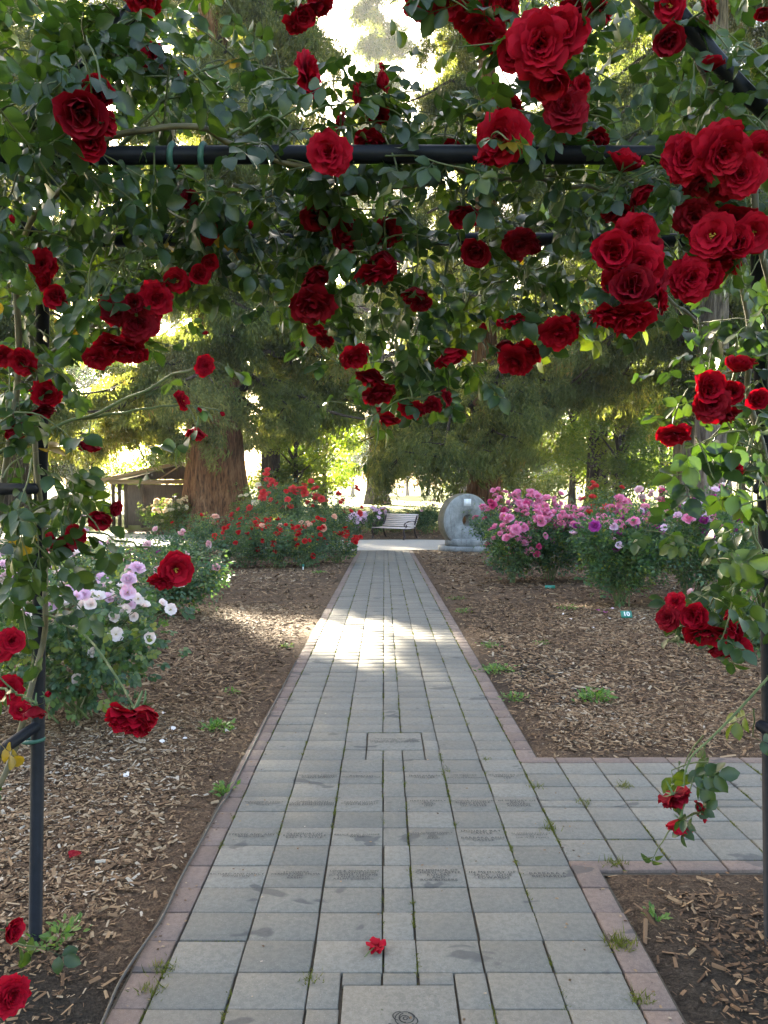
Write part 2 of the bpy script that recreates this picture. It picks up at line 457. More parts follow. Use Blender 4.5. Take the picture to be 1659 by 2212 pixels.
xs = np.concatenate([-np.geomspace(900, 9, 26), np.arange(-8.5, 8.51, 0.075), np.geomspace(9, 900, 26)])
ys = np.concatenate([-np.geomspace(300, 2, 10), np.arange(-1.0, 12, 0.075), np.arange(12, 40, 0.2), np.geomspace(40.5, 1500, 34)])
X, Y = np.meshgrid(xs, ys, indexing='xy')
Z = gh(X, Y)
far = np.hypot(X, Y) > 42
Z = np.where(far, slope(Y), Z)
g = Acc()
nx, ny = len(xs), len(ys)
i, j = np.meshgrid(np.arange(nx - 1), np.arange(ny - 1), indexing='xy')
q = (j * nx + i).ravel()
lawn = .25 + .75 * np.clip(np.maximum(np.maximum((Y - 34) / 2.0, (np.abs(X) - 11) / 2.0), ((-0.5 - Y) / 2.0)), 0, 1)
soil = np.maximum(np.exp(-((X - 1.9) / 1.4) ** 2 - ((Y - 2.2) / .75) ** 2), np.exp(-((X + 1.15) / .6) ** 2 - ((Y - 2.05) / .45) ** 2))
soil = np.maximum(soil, .8 * np.exp(-((X - 1.35) / .45) ** 2 - ((Y - 6.5) / 1.8) ** 2))
lawn = np.where(lawn < .26, .25 * (1 - np.clip(soil * 1.5, 0, 1)), lawn)
g.add(np.stack([X.ravel(), Y.ravel(), Z.ravel()], 1), np.stack([q, q + 1, q + nx + 1, q + nx], 1), lawn.ravel())
tag(g.build('ground', M['ground'], smooth=True), kind='structure')

# bright crossing where the brick path ends
a = Acc()
px_ = np.linspace(-16, 9, 60)
lo = 18.55 + np.where(px_ < -2, (-2 - px_) * 0.22, 0); hi = 22.1 + np.where(px_ < -1.5, (-1.5 - px_) * 0.42, 0)
lo = lo + 0.12 * np.sin(px_ * 1.7); hi = hi + 0.15 * np.sin(px_ * 1.3 + 1)
def fl(x, y): k = flat_scale(y); return np.stack([x * k, y * k, slope(y * k) - .004], 1)
v = np.concatenate([fl(px_, lo), fl(px_, hi)])
k = np.arange(59)
a.add(v, np.stack([k, k + 1, k + 61, k + 60], 1))
tag(a.build('crossing_path', M['plaza']), kind='structure')

# ------------------------------------------------------------------ brick path: every paver a bevelled block
PLQ = [(-0.105, 0.236, 4.49, 4.83), (-0.134, 0.222, 2.055, 2.352)]         # the two long plaques
SOIL_Z = -0.014
def paver(acc, x0, x1, y0, y1, t, gx=0.0038, gy=0.0016, z=0.0):
    x0 += gx; x1 -= gx; y0 += gy; y1 -= gy
    if x1 - x0 < 0.015 or y1 - y0 < 0.015: return
    b = 0.0028
    dz = rng.normal(0, 0.0006, 4) + rng.normal(0, 0.0007) + z
    j = rng.normal(0, 0.0014, 2)
    top = [(x0 + b, y0 + b), (x1 - b, y0 + b), (x1 - b, y1 - b), (x0 + b, y1 - b)]
    bot = [(x0, y0), (x1, y0), (x1, y1), (x0, y1)]
    vv = [(p[0] + j[0], p[1] + j[1], dz[n]) for n, p in enumerate(top)] + [(p[0] + j[0], p[1] + j[1], dz[n] - 0.0022) for n, p in enumerate(bot)] + [(p[0] + j[0], p[1] + j[1], -0.02) for p in bot]
    vv = [(a_, b_, c_ + float(slope(b_))) for (a_, b_, c_) in vv]
    acc.add(vv, np.array([(0,1,2,3),(4,5,1,0),(5,6,2,1),(6,7,3,2),(7,4,0,3),(8,9,5,4),(9,10,6,5),(10,11,7,6),(11,8,4,7)]), t)
def split(rects, hole):
    out = []
    hx0, hx1, hy0, hy1 = hole
    for (x0, x1, y0, y1) in rects:
        if x1 <= hx0 or x0 >= hx1 or y1 <= hy0 or y0 >= hy1: out.append((x0, x1, y0, y1)); continue
        if x0 < hx0: out.append((x0, hx0, y0, y1))
        if x1 > hx1: out.append((hx1, x1, y0, y1))
        xa, xb = max(x0, hx0), min(x1, hx1)
        if y0 < hy0: out.append((xa, xb, y0, hy0))
        if y1 > hy1: out.append((xa, xb, hy1, y1))
    return out
ROW = 0.1737; Y0 = 2.587
grey = Acc(); red = Acc()
kmin = -7
for k in range(kmin, int((PATH_END - Y0) / ROW)):
    ya = Y0 + k * ROW; yb = ya + ROW
    for c in range(9):
        rects = [(XC[c], XC[c + 1], ya, yb)]
        if c == 8 and ya > 3.0 and yb < 4.45: 
            continue
        for h in PLQ: rects = split(rects, h)
        for r in rects:
            if c in (0, 8): paver(red, *r, rng.uniform(0, 1), 0.004, 0.003)
            else: paver(grey, *r, np.clip(rng.normal(0.5, 0.28), 0, 1))
for h in PLQ: paver(grey, *h, 0.75, 0.006, 0.005, 0.001)
SY = [3.068, 3.15, 3.342, 3.528, 3.684, 3.764, 3.936, 4.11, 4.28, 4.367]
for r in range(9):
    x = 0.767
    while x < 6.5:
        w = 0.212
        if r in (0, 8): paver(red, x, x + w, SY[r], SY[r + 1], rng.uniform(0, 1), 0.005, 0.003)
        else: paver(grey, x, x + w, SY[r], SY[r + 1], np.clip(rng.normal(0.55, 0.26), 0, 1), 0.005, 0.004)
        x += w
for ya in (2.934, 4.367):
    pass
path = grey.build('brick_path', M['paver'])
tag(path, kind='structure')
rb = red.build('red_border', M['paver_red'], path)
a = Acc()
for (q0, q1) in ((1.2, 4.4), (4.4, PATH_END)):
    a.add([(XC[0] - .01, q0, SOIL_Z + slope(q0)), (XC[-1] + .01, q0, SOIL_Z + slope(q0)), (XC[-1] + .01, q1, SOIL_Z + slope(q1)), (XC[0] - .01, q1, SOIL_Z + slope(q1))], [(0, 1, 2, 3)])
a.add([(XC[-1] + .01, 3.05, SOIL_Z), (6.5, 3.05, SOIL_Z), (6.5, 4.38, SOIL_Z), (XC[-1] + .01, 4.38, SOIL_Z)], [(0, 1, 2, 3)])
a.build('joint_bed', M['joint_soil'], path)

def engrave(lines, x0, x1, y0, y1, size=0.026, parent=path):
    cu = bpy.data.curves.new('engraving', 'FONT')
    cu.body = '\n'.join(lines)
    cu.align_x = 'CENTER'; cu.align_y = 'CENTER'
    n = max(len(s) for s in lines)
    cu.size = min(size, (x1 - x0) * 0.92 / (n * 0.62), (y1 - y0) * 0.9 / (len(lines) * 0.86))
    cu.space_line = 0.85; cu.space_character = 1.12
    cu.resolution_u = 2
    o = bpy.data.objects.new('engraving', cu)
    COL.objects.link(o)
    o.location = ((x0 + x1) / 2, (y0 + y1) / 2, 0.0045 + float(slope((y0 + y1) / 2)))
    dg = bpy.context.evaluated_depsgraph_get()
    me = bpy.data.meshes.new_from_object(o.evaluated_get(dg))
    loc = o.location.copy()
    bpy.data.objects.remove(o)
    me.materials.clear()
    e = link('engraving', me, parent, M['engraving'])
    e.location = loc
WORDS = {
 2: {1: ["RICHARD AND NANCY", "JOHNSTON"], 2: ["STOEVENER", "HERBERT AND SYLVIA", "RALPH", "KAREN"], 3: ["LOVE & ADMIRATION", "C W CASTLE JOHN", "JO CASTLE OSBORNE", "LANA CASTLE", "RALPH GOHRING"],
     5: ["IN HONOR OF", "CHERYL CASTLE", "ROGERS", "AND", "ROB ROGERS"], 6: ["IN MEMORY OF", "JACK - JOSIE", "EDWARDS"], 7: ["BARBARA A", "RICHARDS"]},
 4: {1: ["STEVEN AND AMY", "BUCCOLA"], 2: ["IN MEMORY OF", "ROBERT L CASTLE", "EARL T CASTLE"], 3: ["BRUCE AND BONNIE", "WEBER"], 5: ["THE CLEMANS FAMILY", "BUD AND MARY", "JANE", "ANNE", "GLENN"],
     6: ["DONALD RAY", "CASTLE", "", "BARBARA ANN", "CASTLE"], 7: ["IN APPRECIATION OF", "TRUDY M CASTLE", "BY", "THE WITT FAMILY"]},
 6: {1: ["BEACHFIELD FAMILY", "ROBERT OWENS", "MOLLY"], 2: ["CANDI SMITH", "JANE EDMONSTON", "RON EDMONSTON"], 3: ["HARLEY ELLIOTT", "CHRISTINE ELLIOTT", "STACI ELLIOTT"], 5: ["HAYNES FAMILY", "BILL", "TODD", "JEFF"],
     6: ["DONNA JOHNSON", "DAVID CASTLE", "JIM CASTLE", "LIZ CASTLE"], 7: ["IN MEMORY OF", "KATIE", "RICHARD", "AND MAE"]},
 8: {2: ["IN LOVING MEMORY", "OF OUR PARENTS", "ROBERT ELLIOTT"], 3: ["ROBERT LEE", "MARION W CASTLE"], 5: ["JEAN PERRIN", "AND LEE"], 6: ["IN MEMORY", "OF", "MILTON PARSONS"], 7: ["IN MEMORY OF", "HAROLD C", "LEE"]},
}
for k, d in WORDS.items():
    for c, lines in d.items():
        ya = Y0 + k * ROW
        engrave(lines, XC[c] + .01, XC[c + 1] - .01, ya + .008, ya + ROW - .008)
engrave(["IN LOVING MEMORY", "OF", "MARJORIE AND WALLACE", "JANE AND GRANDPA"], -0.09, 0.22, 4.51, 4.81, 0.034)
# engraved rose on the long stone nearest the viewer
a = Acc()
cx, cyy = 0.062, 2.19
def ring(cx, cy_, r, w, a0=0, a1=6.283, n=20, sq=1.0):
    t = np.linspace(a0, a1, n)
    o = np.stack([cx + (r + w) * np.cos(t), cy_ + (r + w) * sq * np.sin(t), np.full(n, 0.0055)], 1)
    ii = np.stack([cx + (r - w) * np.cos(t), cy_ + (r - w) * sq * np.sin(t), np.full(n, 0.0055)], 1)
    k = np.arange(n - 1)
    a.add(np.concatenate([ii, o]), np.stack([k, k + 1, k + 1 + n, k + n], 1))
for (dx, dy, r, s0, s1) in ((0, 0, .030, 0.2, 5.6), (.004, .004, .022, 2, 7.6), (-.002, .0, .014, 0, 5), (.0, .002, .006, 1, 7), (-.018, .012, .018, 1.2, 4.6), (.016, -.008, .02, 4, 7.4)):
    ring(cx + dx, cyy + dy, r, .0016, s0, s1)
for (x, y, an) in ((-.035, -.03, 2.5), (-.05, -.045, 3.3), (-.03, -.05, 4.2), (-.07, -.05, 3.0)):
    t = np.linspace(0, 6.283, 12)
    lx, ly = .018 * np.cos(t), .006 * np.sin(t)
    vv = np.stack([cx + x + lx * math.cos(an) - ly * math.sin(an), cyy + y + lx * math.sin(an) + ly * math.cos(an), np.full(12, 0.0055)], 1)
    a.add(vv[:-1], [tuple(range(11))])
t = np.linspace(0, 1, 10)
st = np.stack([cx - .02 - .08 * t, cyy - .022 - .06 * t + .02 * t * t, np.full(10, .0055)], 1)
a.add(np.concatenate([st, st + [0, .004, 0]]), np.array([(n, n + 1, n + 11, n + 10) for n in range(9)]))
a.build('engraving', M['engraving'], path)

# moss and tiny grass growing in the joints
mo = Acc()
BL = np.array([(-.5, 0, 0), (.5, 0, 0), (0, 1, .25)]); BLF = np.array([(0, 1, 2)])
def tufts(cx, cy_, n, spread, h, w=0.004):
    p = np.stack([cx + rng.normal(0, spread[0], n), cy_ + rng.normal(0, spread[1], n), np.full(n, -0.006) + slope(cy_)], 1)
    d = np.stack([rng.normal(0, .6, n), rng.normal(0, .6, n), rng.uniform(.4, 1.1, n)], 1)
    R = frames(d, rng.normal(size=(n, 3)))
    T = BL * np.array([w, h, h])
    scatter(mo, T, BLF, R, p, rng.uniform(.5, 1.3, n), np.clip(rng.normal(.5, .25, n), 0, 1))
for c in range(1, 9):
    y = 1.9
    wgt = [0, .9, .9, 1.0, .6, .9, 1.3, 1.3, 1.5][c]
    while y < 19:
        y += rng.exponential(0.085 / wgt) + .02
        on = vnoise(np.array([y * 2.0]), np.array([c * 7.7]), 1.0)[0]
        if on > -0.2 and rng.random() < .75:
            tufts(XC[c], y, int(rng.uniform(14, 60) * wgt), (.005, rng.uniform(.008, .035)), rng.uniform(.008, .016))
for n in range(70):
    k = rng.integers(-3, 40); c = rng.integers(0, 8)
    if XC[c] < 0.9: tufts(rng.uniform(XC[0], XC[-1]), Y0 + k * ROW, 40, (.04, .0025), .007)
for n in range(60):
    x = .767 + .212 * rng.integers(0, 20); tufts(x, rng.uniform(3.1, 4.35), rng.integers(15, 60), (.005, .03), .012)
    tufts(rng.uniform(.9, 4), SY[rng.integers(1, 9)], 30, (.05, .003), .007)
for (px, py, n, h) in ((1340, 2040, 150, .045), (1660, 1690, 60, .03), (1325, 1865, 90, .03), (1348, 1698, 90, .035), (1155, 1700, 70, .03), (1260, 1735, 60, .03), (672, 2115, 90, .02), (1185, 1790, 60, .03), (350, 2095, 120, .03), (325, 2140, 90, .03), (1385, 2160, 90, .03), (1050, 1640, 60, .02), (960, 1664, 50, .02)):
    p = on_ground(px, py); tufts(p[0], p[1], n, (.02, .02), h, .004)
tag(mo.build('joint_moss', M['moss']), kind='stuff')

# ------------------------------------------------------------------ wood chips
def chips(n, x0, x1, y0, y1, smin, smax, keep):
    x = rng.uniform(x0, x1, n); y = rng.uniform(y0, y1, n)
    d = path_dist(x, y); m = (d > 0.012) & (plaza_in(x, y) < -0.25)
    dens = keep(x, y, d)
    m &= rng.random(n) < dens
    x, y, d = x[m], y[m], d[m]
    n = len(x)
    L = rng.uniform(smin, smax, n) * rng.lognormal(0, .38, n)
    W = np.minimum(L * rng.uniform(.14, .5, n), .012 + .0012 * y)
    an = rng.uniform(0, 6.283, n)
    dirv = np.stack([np.cos(an), np.sin(an), rng.normal(0, .22, n)], 1)
    nor = np.stack([rng.normal(0, .35, n), rng.normal(0, .35, n), np.ones(n)], 1)
    R = frames(dirv, nor)
    z = gh(x, y) + rng.uniform(0.001, .014, n)
    pale = vnoise(x, y, .55) * .16 + vnoise(x + 5, y + 3, 2.0) * .07
    tint = np.clip(rng.beta(1.5, 1.5, n) * .95 + pale + zone(x, y), 0, 1)
    hh = W * .22
    T = np.array([(-.5, -.5, 0), (-.42, .5, 0), (.42, .46, 0), (.5, -.46, 0), (0, -.5, .16), (.05, .5, .16)])
    V = np.stack([T[None, :, 0] * W[:, None], T[None, :, 1] * L[:, None], T[None, :, 2] * W[:, None] * 1.3], -1)
    V = np.einsum('nij,nmj->nmi', R, V) + np.stack([x, y, z], 1)[:, None]
    Fq = np.array([(0, 4, 5, 1), (4, 3, 2, 5)])
    Fc = (Fq[None] + (np.arange(n) * 6)[:, None, None]).reshape(-1, 4)
    ch.add(V.reshape(-1, 3), Fc, np.repeat(tint, 6))
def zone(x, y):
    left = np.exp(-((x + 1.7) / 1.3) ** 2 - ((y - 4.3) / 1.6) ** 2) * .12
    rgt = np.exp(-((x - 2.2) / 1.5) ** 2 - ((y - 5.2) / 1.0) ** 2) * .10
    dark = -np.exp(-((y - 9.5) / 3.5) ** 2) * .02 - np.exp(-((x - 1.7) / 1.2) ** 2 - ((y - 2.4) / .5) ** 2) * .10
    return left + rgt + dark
def keep(x, y, d):
    k = np.clip((d - .03) / .22, .12, 1)
    soil_r = np.exp(-((x - 1.9) / 1.4) ** 2 - ((y - 2.2) / .75) ** 2)
    soil_l = np.exp(-((x + 1.15) / .5) ** 2 - ((y - 2.15) / .35) ** 2)
    bare = np.exp(-((x - 2.2) / 1.2) ** 2 - ((y - 2.95) / .13) ** 2)
    return np.clip(k * (1 - .80 * soil_r) * (1 - .75 * soil_l) * (1 - .9 * bare) * (0.8 + .3 * vnoise(x, y, 1.7)), 0, 1)
ch = Acc()
chips(240000, -4.2, 4.2, 1.7, 5.5, .009, .030, keep)
chips(130000, -5.2, 5.2, 5.5, 11, .018, .052, keep)
chips(52000, -8.0, 8.0, 11, 24, .035, .085, keep)
chips(9000, -11.0, 11.0, 23, 38, .06, .12, keep)
chips(220, -3.0, 3.2, 2.2, 7.0, .05, .10, lambda x, y, d: np.full(len(x), .9))
tag(ch.build('wood_chips', M['chip']), kind='stuff')

# ------------------------------------------------------------------ rose arbor: two black tube frames and side rails
X_MID = 0.05
def frame_pts(y):
    p = [(X_MID - 1.24, y, -.06), (X_MID - 1.176, y, 2.37)]
    return p
arbor = empty('rose_arbor', (X_MID, 2.25, 0), 'black tubular steel arbor spanning the brick path under climbing red roses', 'arbor')
POSTS = {}
def apart(name, acc, m=M['black_paint'], smooth=True, under=None):
    o = acc.build(name, m, under or arbor, smooth)
    if under: return o
    o.matrix_parent_inverse = Matrix.Translation((-X_MID, -2.25, 0))
    return o
for yf in (1.92, 2.57):
    for s in (-1, 1):
        e = .03 if s > 0 else 0
        a = Acc(); a.tube([(X_MID + s * (1.242 + e), yf, -.08), (X_MID + s * (1.21 + e), yf, 1.1), (X_MID + s * (1.176 + e * .2), yf, 2.40)], .022, 12)
        POSTS[s, yf] = apart('post', a)
    a = Acc(); a.tube([(X_MID - 1.176, yf, 2.37), (X_MID, yf, 2.375), (X_MID + 1.176, yf, 2.37)], .022, 12)
    POSTS['bar', yf] = apart('crossbar', a)
    a = Acc()
    if yf > 2: continue
    arc = [(X_MID - 1.176, yf, 2.38), (X_MID - 1.02, yf, 2.40), (X_MID - .842, yf, 2.52), (X_MID - .587, yf, 2.81), (X_MID - .28, yf, 3.16), (X_MID, yf, 3.28)]
    arc = arc + [(2 * X_MID - p[0], p[1], p[2]) for p in arc[-2::-1]]
    a.tube(curve_pts(arc, 60), .021, 12); apart('arch', a)
for s in (-1, 1):
    for z, xo in ((.75, 1.222), (1.55, 1.198), (2.37, 1.176)):
        a = Acc(); a.tube([(X_MID + s * xo, 1.92, z), (X_MID + s * xo, 2.57, z)], .019, 10); apart('side_rail', a)
for (px, py, yf) in ((52, 1330, 2.57), (62, 1640, 2.57)):
    pass
for zt in (.70, 1.15):
    a = Acc(); w = 1.242 - .0264 * zt
    tt = np.linspace(0, 6.283, 17)
    for dz in (0,):
        xo = X_MID - w
        a.tube(np.stack([xo - .012 + .034 * np.cos(tt), 2.57 + .024 * np.sin(tt), zt + .004 * np.cos(tt)], 1), .007, 6)
    apart('plant_tie', a, M['tie'], under=POSTS[-1, 2.57])
for xt in (-.445, -.52, .36):
    a = Acc(); tt = np.linspace(0, 6.283, 15)
    a.tube(np.stack([np.full(15, xt) + .003 * np.sin(tt), 1.92 + .025 * np.cos(tt), 2.372 + .026 * np.sin(tt)], 1), .008, 5); apart('plant_tie', a, M['tie'], under=POSTS['bar', 1.92])

# thin black hose along the edge of the path
h = Acc()
hp = [on_ground(px, py, .0) for (px, py) in ((205, 2260), (232, 2190), (262, 2130), (300, 2065), (352, 1985), (398, 1895), (440, 1815), (470, 1755), (508, 1700), (560, 1590), (640, 1430))]
hp = [p + np.array([-.004 + .004 * math.sin(n * 2.1), 0, .008]) for n, p in enumerate(hp)]
h.tube(curve_pts(hp, 60), .005, 6)
tag(h.build('drip_hose', M['hose'], smooth=True), 'thin black drip hose lying along the left edge of the brick path', 'hose')

# ------------------------------------------------------------------ rose blooms
def petal(acc, phi, L, W, a0, a1, r0, z0, cup, ruf, tb, nu=5, nv=5, curl=0.0, seed=0):
    rs = np.random.default_rng(seed)
    u = np.linspace(-1, 1, nu); vv = np.linspace(0, 1, nv)
    al = a0 + (a1 - a0) * vv ** 1.2
    dv = L / (nv - 1)
    rr = r0 + np.concatenate([[0], np.cumsum(np.sin((al[1:] + al[:-1]) / 2) * dv)])
    zz = z0 + np.concatenate([[0], np.cumsum(np.cos((al[1:] + al[:-1]) / 2) * dv)])
    wid = W * np.array([.30, .72, .98, 1.0, .70])[:nv] if nv == 5 else W * np.array([.35, .95, .75])
    ph1, ph2 = rs.uniform(0, 6.28, 2)
    P = np.zeros((nv, nu, 3)); T = np.zeros((nv, nu))
    er = np.array([math.cos(phi), math.sin(phi), 0]); et = np.array([-math.sin(phi), math.cos(phi), 0])
    for a_ in range(nv):
        nrm = np.array([-math.cos(al[a_]) * er[0], -math.cos(al[a_]) * er[1], math.sin(al[a_])])
        for b in range(nu):
            uu = u[b]; v_ = vv[a_]
            off = cup * W * uu * uu * (.4 + .6 * v_) + ruf * W * v_ * v_ * math.sin(2.6 * uu + ph1) + curl * W * max(0, v_ - .6) * (-1)
            top = -0.10 * L * v_ ** 3 * uu * uu + .045 * L * math.sin(7 * uu + ph2) * v_ ** 4
            P[a_, b] = er * rr[a_] + np.array([0, 0, zz[a_]]) + et * uu * wid[a_] + nrm * off + (er * math.sin(al[a_]) + np.array([0, 0, math.cos(al[a_])])) * top
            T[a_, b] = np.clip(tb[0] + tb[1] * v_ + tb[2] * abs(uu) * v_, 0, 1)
    ii, jj = np.meshgrid(np.arange(nv - 1), np.arange(nu - 1), indexing='ij')
    q = (ii * nu + jj).ravel()
    acc.add(P.reshape(-1, 3), np.stack([q, q + 1, q + nu + 1, q + nu], 1), T.ravel())

def bloom_mesh(name, mat, layers, seed, stamens=False, nu=5, nv=5, sepals=True, stalk=.35):
    """Unit bloom (about 1 across) facing +Z. layers: (count, L, W, a0, a1, r0, z0, cup, ruffle, tintbase)."""
    rs = np.random.default_rng(seed)
    a = Acc()
    for (n, L, W, a0, a1, r0, z0, cup, ruf, tb) in layers:
        ph = rs.uniform(0, 6.28)
        for k in range(n):
            petal(a, ph + k * 6.283 / n + rs.normal(0, .16), L * rs.uniform(.88, 1.1), W * rs.uniform(.88, 1.12), a0 + rs.normal(0, .09), a1 + rs.normal(0, .16),
                  r0, z0 + rs.normal(0, .008), cup * rs.uniform(.6, 1.3), ruf * rs.uniform(.5, 1.5), (tb[0] + rs.normal(0, .08), tb[1], tb[2]), nu, nv, seed=int(rs.integers(1e9)))
    npet = sum(len(x) for f in a.f.values() for x in f)
    if stamens:
        for k in range(16):
            an = rs.uniform(0, 6.28); r = rs.uniform(.0, .07)
            a.box((r * math.cos(an), r * math.sin(an), .10 + rs.uniform(0, .05)), (.022, .022, .03), an)
    nst = sum(len(x) for f in a.f.values() for x in f) - npet
    if sepals:
        for k in range(5):
            an = k * 1.2566 + .3
            er = np.array([math.cos(an), math.sin(an), 0]); et = np.array([-er[1], er[0], 0])
            a.add([er * .03 + et * .05 + [0, 0, -.03], er * .03 - et * .05 + [0, 0, -.03], er * .2 - et * .03 + [0, 0, -.06], er * .33 + [0, 0, -.12], er * .2 + et * .03 + [0, 0, -.06]], [(0, 1, 2, 3), (0, 3, 4)])
        a.tube([(0, 0, -.02), (0, 0, -.1), (.01, 0, -.1 - stalk)], [.075, .045, .018], 6)
    me = a.mesh(name, [M[mat], M['stamen'], M['sepal']], smooth=True)
    # faces are stored triangles first, then quads: give each its material by position below/above the petals
    nf = len(me.polygons)
    cz = np.zeros(nf * 3); me.polygons.foreach_get('center', cz)
    return me, a
def finish_mats(me, a, layers_quads, st_boxes, tri_first):
    pass

def make_bloom(name, mat, layers, seed, stamens=False, nu=5, nv=5, sepals=True, stalk=.35):
    rs = np.random.default_rng(seed)
    parts = []
    a = Acc()
    for (n, L, W, a0, a1, r0, z0, cup, ruf, tb) in layers:
        ph = rs.uniform(0, 6.28)
        for k in range(n):
            petal(a, ph + k * 6.283 / n + rs.normal(0, .16), L * rs.uniform(.88, 1.1), W * rs.uniform(.88, 1.12), a0 + rs.normal(0, .09), a1 + rs.normal(0, .16),
                  r0, z0 + rs.normal(0, .008), cup * rs.uniform(.6, 1.3), ruf * rs.uniform(.5, 1.5), (tb[0] + rs.normal(0, .08), tb[1], tb[2]), nu, nv, seed=int(rs.integers(1e9)))
    nq0 = sum(len(x) for x in a.f[4])
    if stamens:
        for k in range(16):
            an = rs.uniform(0, 6.28); r = rs.uniform(.0, .07)
            a.box((r * math.cos(an), r * math.sin(an), .10 + rs.uniform(0, .05)), (.022, .022, .03), an)
    nq1 = sum(len(x) for x in a.f[4])
    if sepals:
        for k in range(5):
            an = k * 1.2566 + .3
            er = np.array([math.cos(an), math.sin(an), 0]); et = np.array([-er[1], er[0], 0]); z = np.array([0, 0, 1.0])
            a.add([er * .03 + et * .05 - z * .03, er * .03 - et * .05 - z * .03, er * .2 - et * .03 - z * .06, er * .33 - z * .12], [(0, 1, 2, 3)])
        a.tube([(0, 0, -.02), (0, 0, -.1), (.01, 0, -.1 - stalk)], [.075, .045, .018], 6, caps=False)
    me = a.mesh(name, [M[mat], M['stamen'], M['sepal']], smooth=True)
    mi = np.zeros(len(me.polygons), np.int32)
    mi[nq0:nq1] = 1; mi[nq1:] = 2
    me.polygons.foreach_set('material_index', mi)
    return me
def L_full(s=0):
    return [(3, .17, .10, -.1, .3, .015, .03, .5, .3, (.25, .3, .1)), (4, .22, .13, .05, .5, .03, .02, .45, .35, (.3, .35, .1)), (6, .28, .15, .2, .8, .035, .01, .4, .35, (.3, .4, .1)), (7, .33, .17, .4, 1.1, .04, .0, .35, .35, (.35, .4, .1)),
            (8, .40, .20, .65, 1.4, .04, -.01, .25, .32, (.35, .45, .1)), (9, .45, .23, .95, 1.65, .04, -.02, .15, .30, (.35, .45, .1)), (8, .49, .25, 1.2, 1.95, .04, -.03, .1, .28, (.3, .4, .1))]
def L_open(s=0):
    return [(4, .22, .15, .35, .75, .03, .01, .4, .22, (.35, .35, .1)), (6, .36, .23, .7, 1.2, .04, .0, .3, .22, (.4, .4, .1)), (7, .46, .29, 1.0, 1.5, .04, -.01, .2, .2, (.4, .4, .1)), (6, .5, .3, 1.25, 1.75, .04, -.03, .1, .2, (.3, .4, .1))]
def L_cup(s=0):
    return [(3, .24, .15, -.1, .15, .02, .03, .5, .1, (.2, .4, .1)), (5, .34, .21, .15, .4, .03, .0, .45, .18, (.3, .4, .1)), (6, .42, .25, .4, .75, .04, -.01, .4, .2, (.35, .4, .1)), (6, .46, .28, .75, 1.15, .04, -.03, .3, .2, (.3, .4, .1))]
def L_flat5(s=0):
    return [(4, .28, .22, .8, 1.2, .03, 0, .2, .2, (.2, .6, .1)), (6, .48, .30, 1.05, 1.5, .03, -.02, .15, .22, (.25, .6, .1))]
def L_bud(s=0):
    return [(3, .5, .17, .28, -.22, .02, 0, .55, .05, (.3, .3, .1)), (4, .46, .19, .38, -.15, .03, 0, .5, .08, (.25, .35, .1))]
def L_small(s=0):
    return [(4, .3, .22, .1, .6, .03, 0, .4, .2, (.3, .4, .1)), (6, .46, .3, .7, 1.4, .04, -.02, .2, .22, (.3, .5, .1))]
BLOOM = {}
for nm in ('red', 'dark_red'):
    BLOOM[nm] = [make_bloom('bloom', nm, L_full(), 5 + k) for k in range(3)] + [make_bloom('bloom', nm, L_full(), 21 + k) for k in range(2)] + [make_bloom('bloom', nm, L_open(), 31, True)] + [make_bloom('bloom', nm, L_cup(), 51 + k) for k in range(3)]
BUD_RED = [make_bloom('bud', 'red', L_bud(), 71 + k) for k in range(2)]
for nm in ('coral', 'pink', 'hot_pink', 'magenta', 'pale_pink', 'peach', 'cream', 'lavender'):
    BLOOM[nm] = [make_bloom('bloom', nm, L_cup(), 90 + k, nu=4) for k in range(2)] + [make_bloom('bloom', nm, L_full()[1:], 93 + k, nu=4) for k in range(1)]
BLOOM['white'] = [make_bloom('bloom', 'white', L_flat5(), 111, True)] + [make_bloom('bloom', 'white', L_small(), 112 + k) for k in range(3)]
BLOOM['lavender'] += [make_bloom('bloom', 'lavender', L_small(), 121 + k, True) for k in range(2)]
BLOOM['bush_red'] = [make_bloom('bloom', 'scarlet', L_small(), 131 + k, nu=4) for k in range(3)]

def put_bloom(me, parent, pos, size, face, inv, name='bloom'):
    o = bpy.data.objects.new(name, me)
    COL.objects.link(o)
    o.parent = parent
    f = Vector(face).normalized()
    qn = f.to_track_quat('Z', 'Y')
    spin = Matrix.Rotation(rng.uniform(0, 6.283), 4, 'Z')
    o.matrix_local = inv @ (Matrix.Translation(Vector(pos)) @ qn.to_matrix().to_4x4() @ spin @ Matrix.Diagonal((size, size, size, 1)))
    return o

# ------------------------------------------------------------------ leaves
def leaflet_t():
    """Leaflet of length 1 along +Y, folded along the midrib, up is +Z."""
    ys_ = np.array([0.0, .22, .5, .78, 1.0]); w = np.array([0, .25, .34, .24, 0])
    v = []
    for y, ww in zip(ys_, w):
        zc = -.22 * y * y
        if ww == 0: v.append((0, y, zc))
        else: v += [(-ww, y, zc + .10 * ww / .34), (0, y, zc), (ww, y, zc + .10 * ww / .34)]
    f = [(0, 3, 2), (0, 2, 1), (1, 2, 5), (1, 5, 4), (2, 3, 6), (2, 6, 5), (4, 5, 8), (4, 8, 7), (5, 6, 9), (5, 9, 8), (7, 8, 10), (8, 9, 10)]
    f = [(0, 2, 1), (0, 3, 2)] + [(1, 2, 5), (1, 5, 4), (2, 3, 6), (2, 6, 5), (4, 5, 8), (4, 8, 7), (5, 6, 9), (5, 9, 8), (7, 8, 10), (8, 9, 10)]
    return np.array(v, float), np.array([x[::-1] for x in f])
LFV, LFF = leaflet_t()
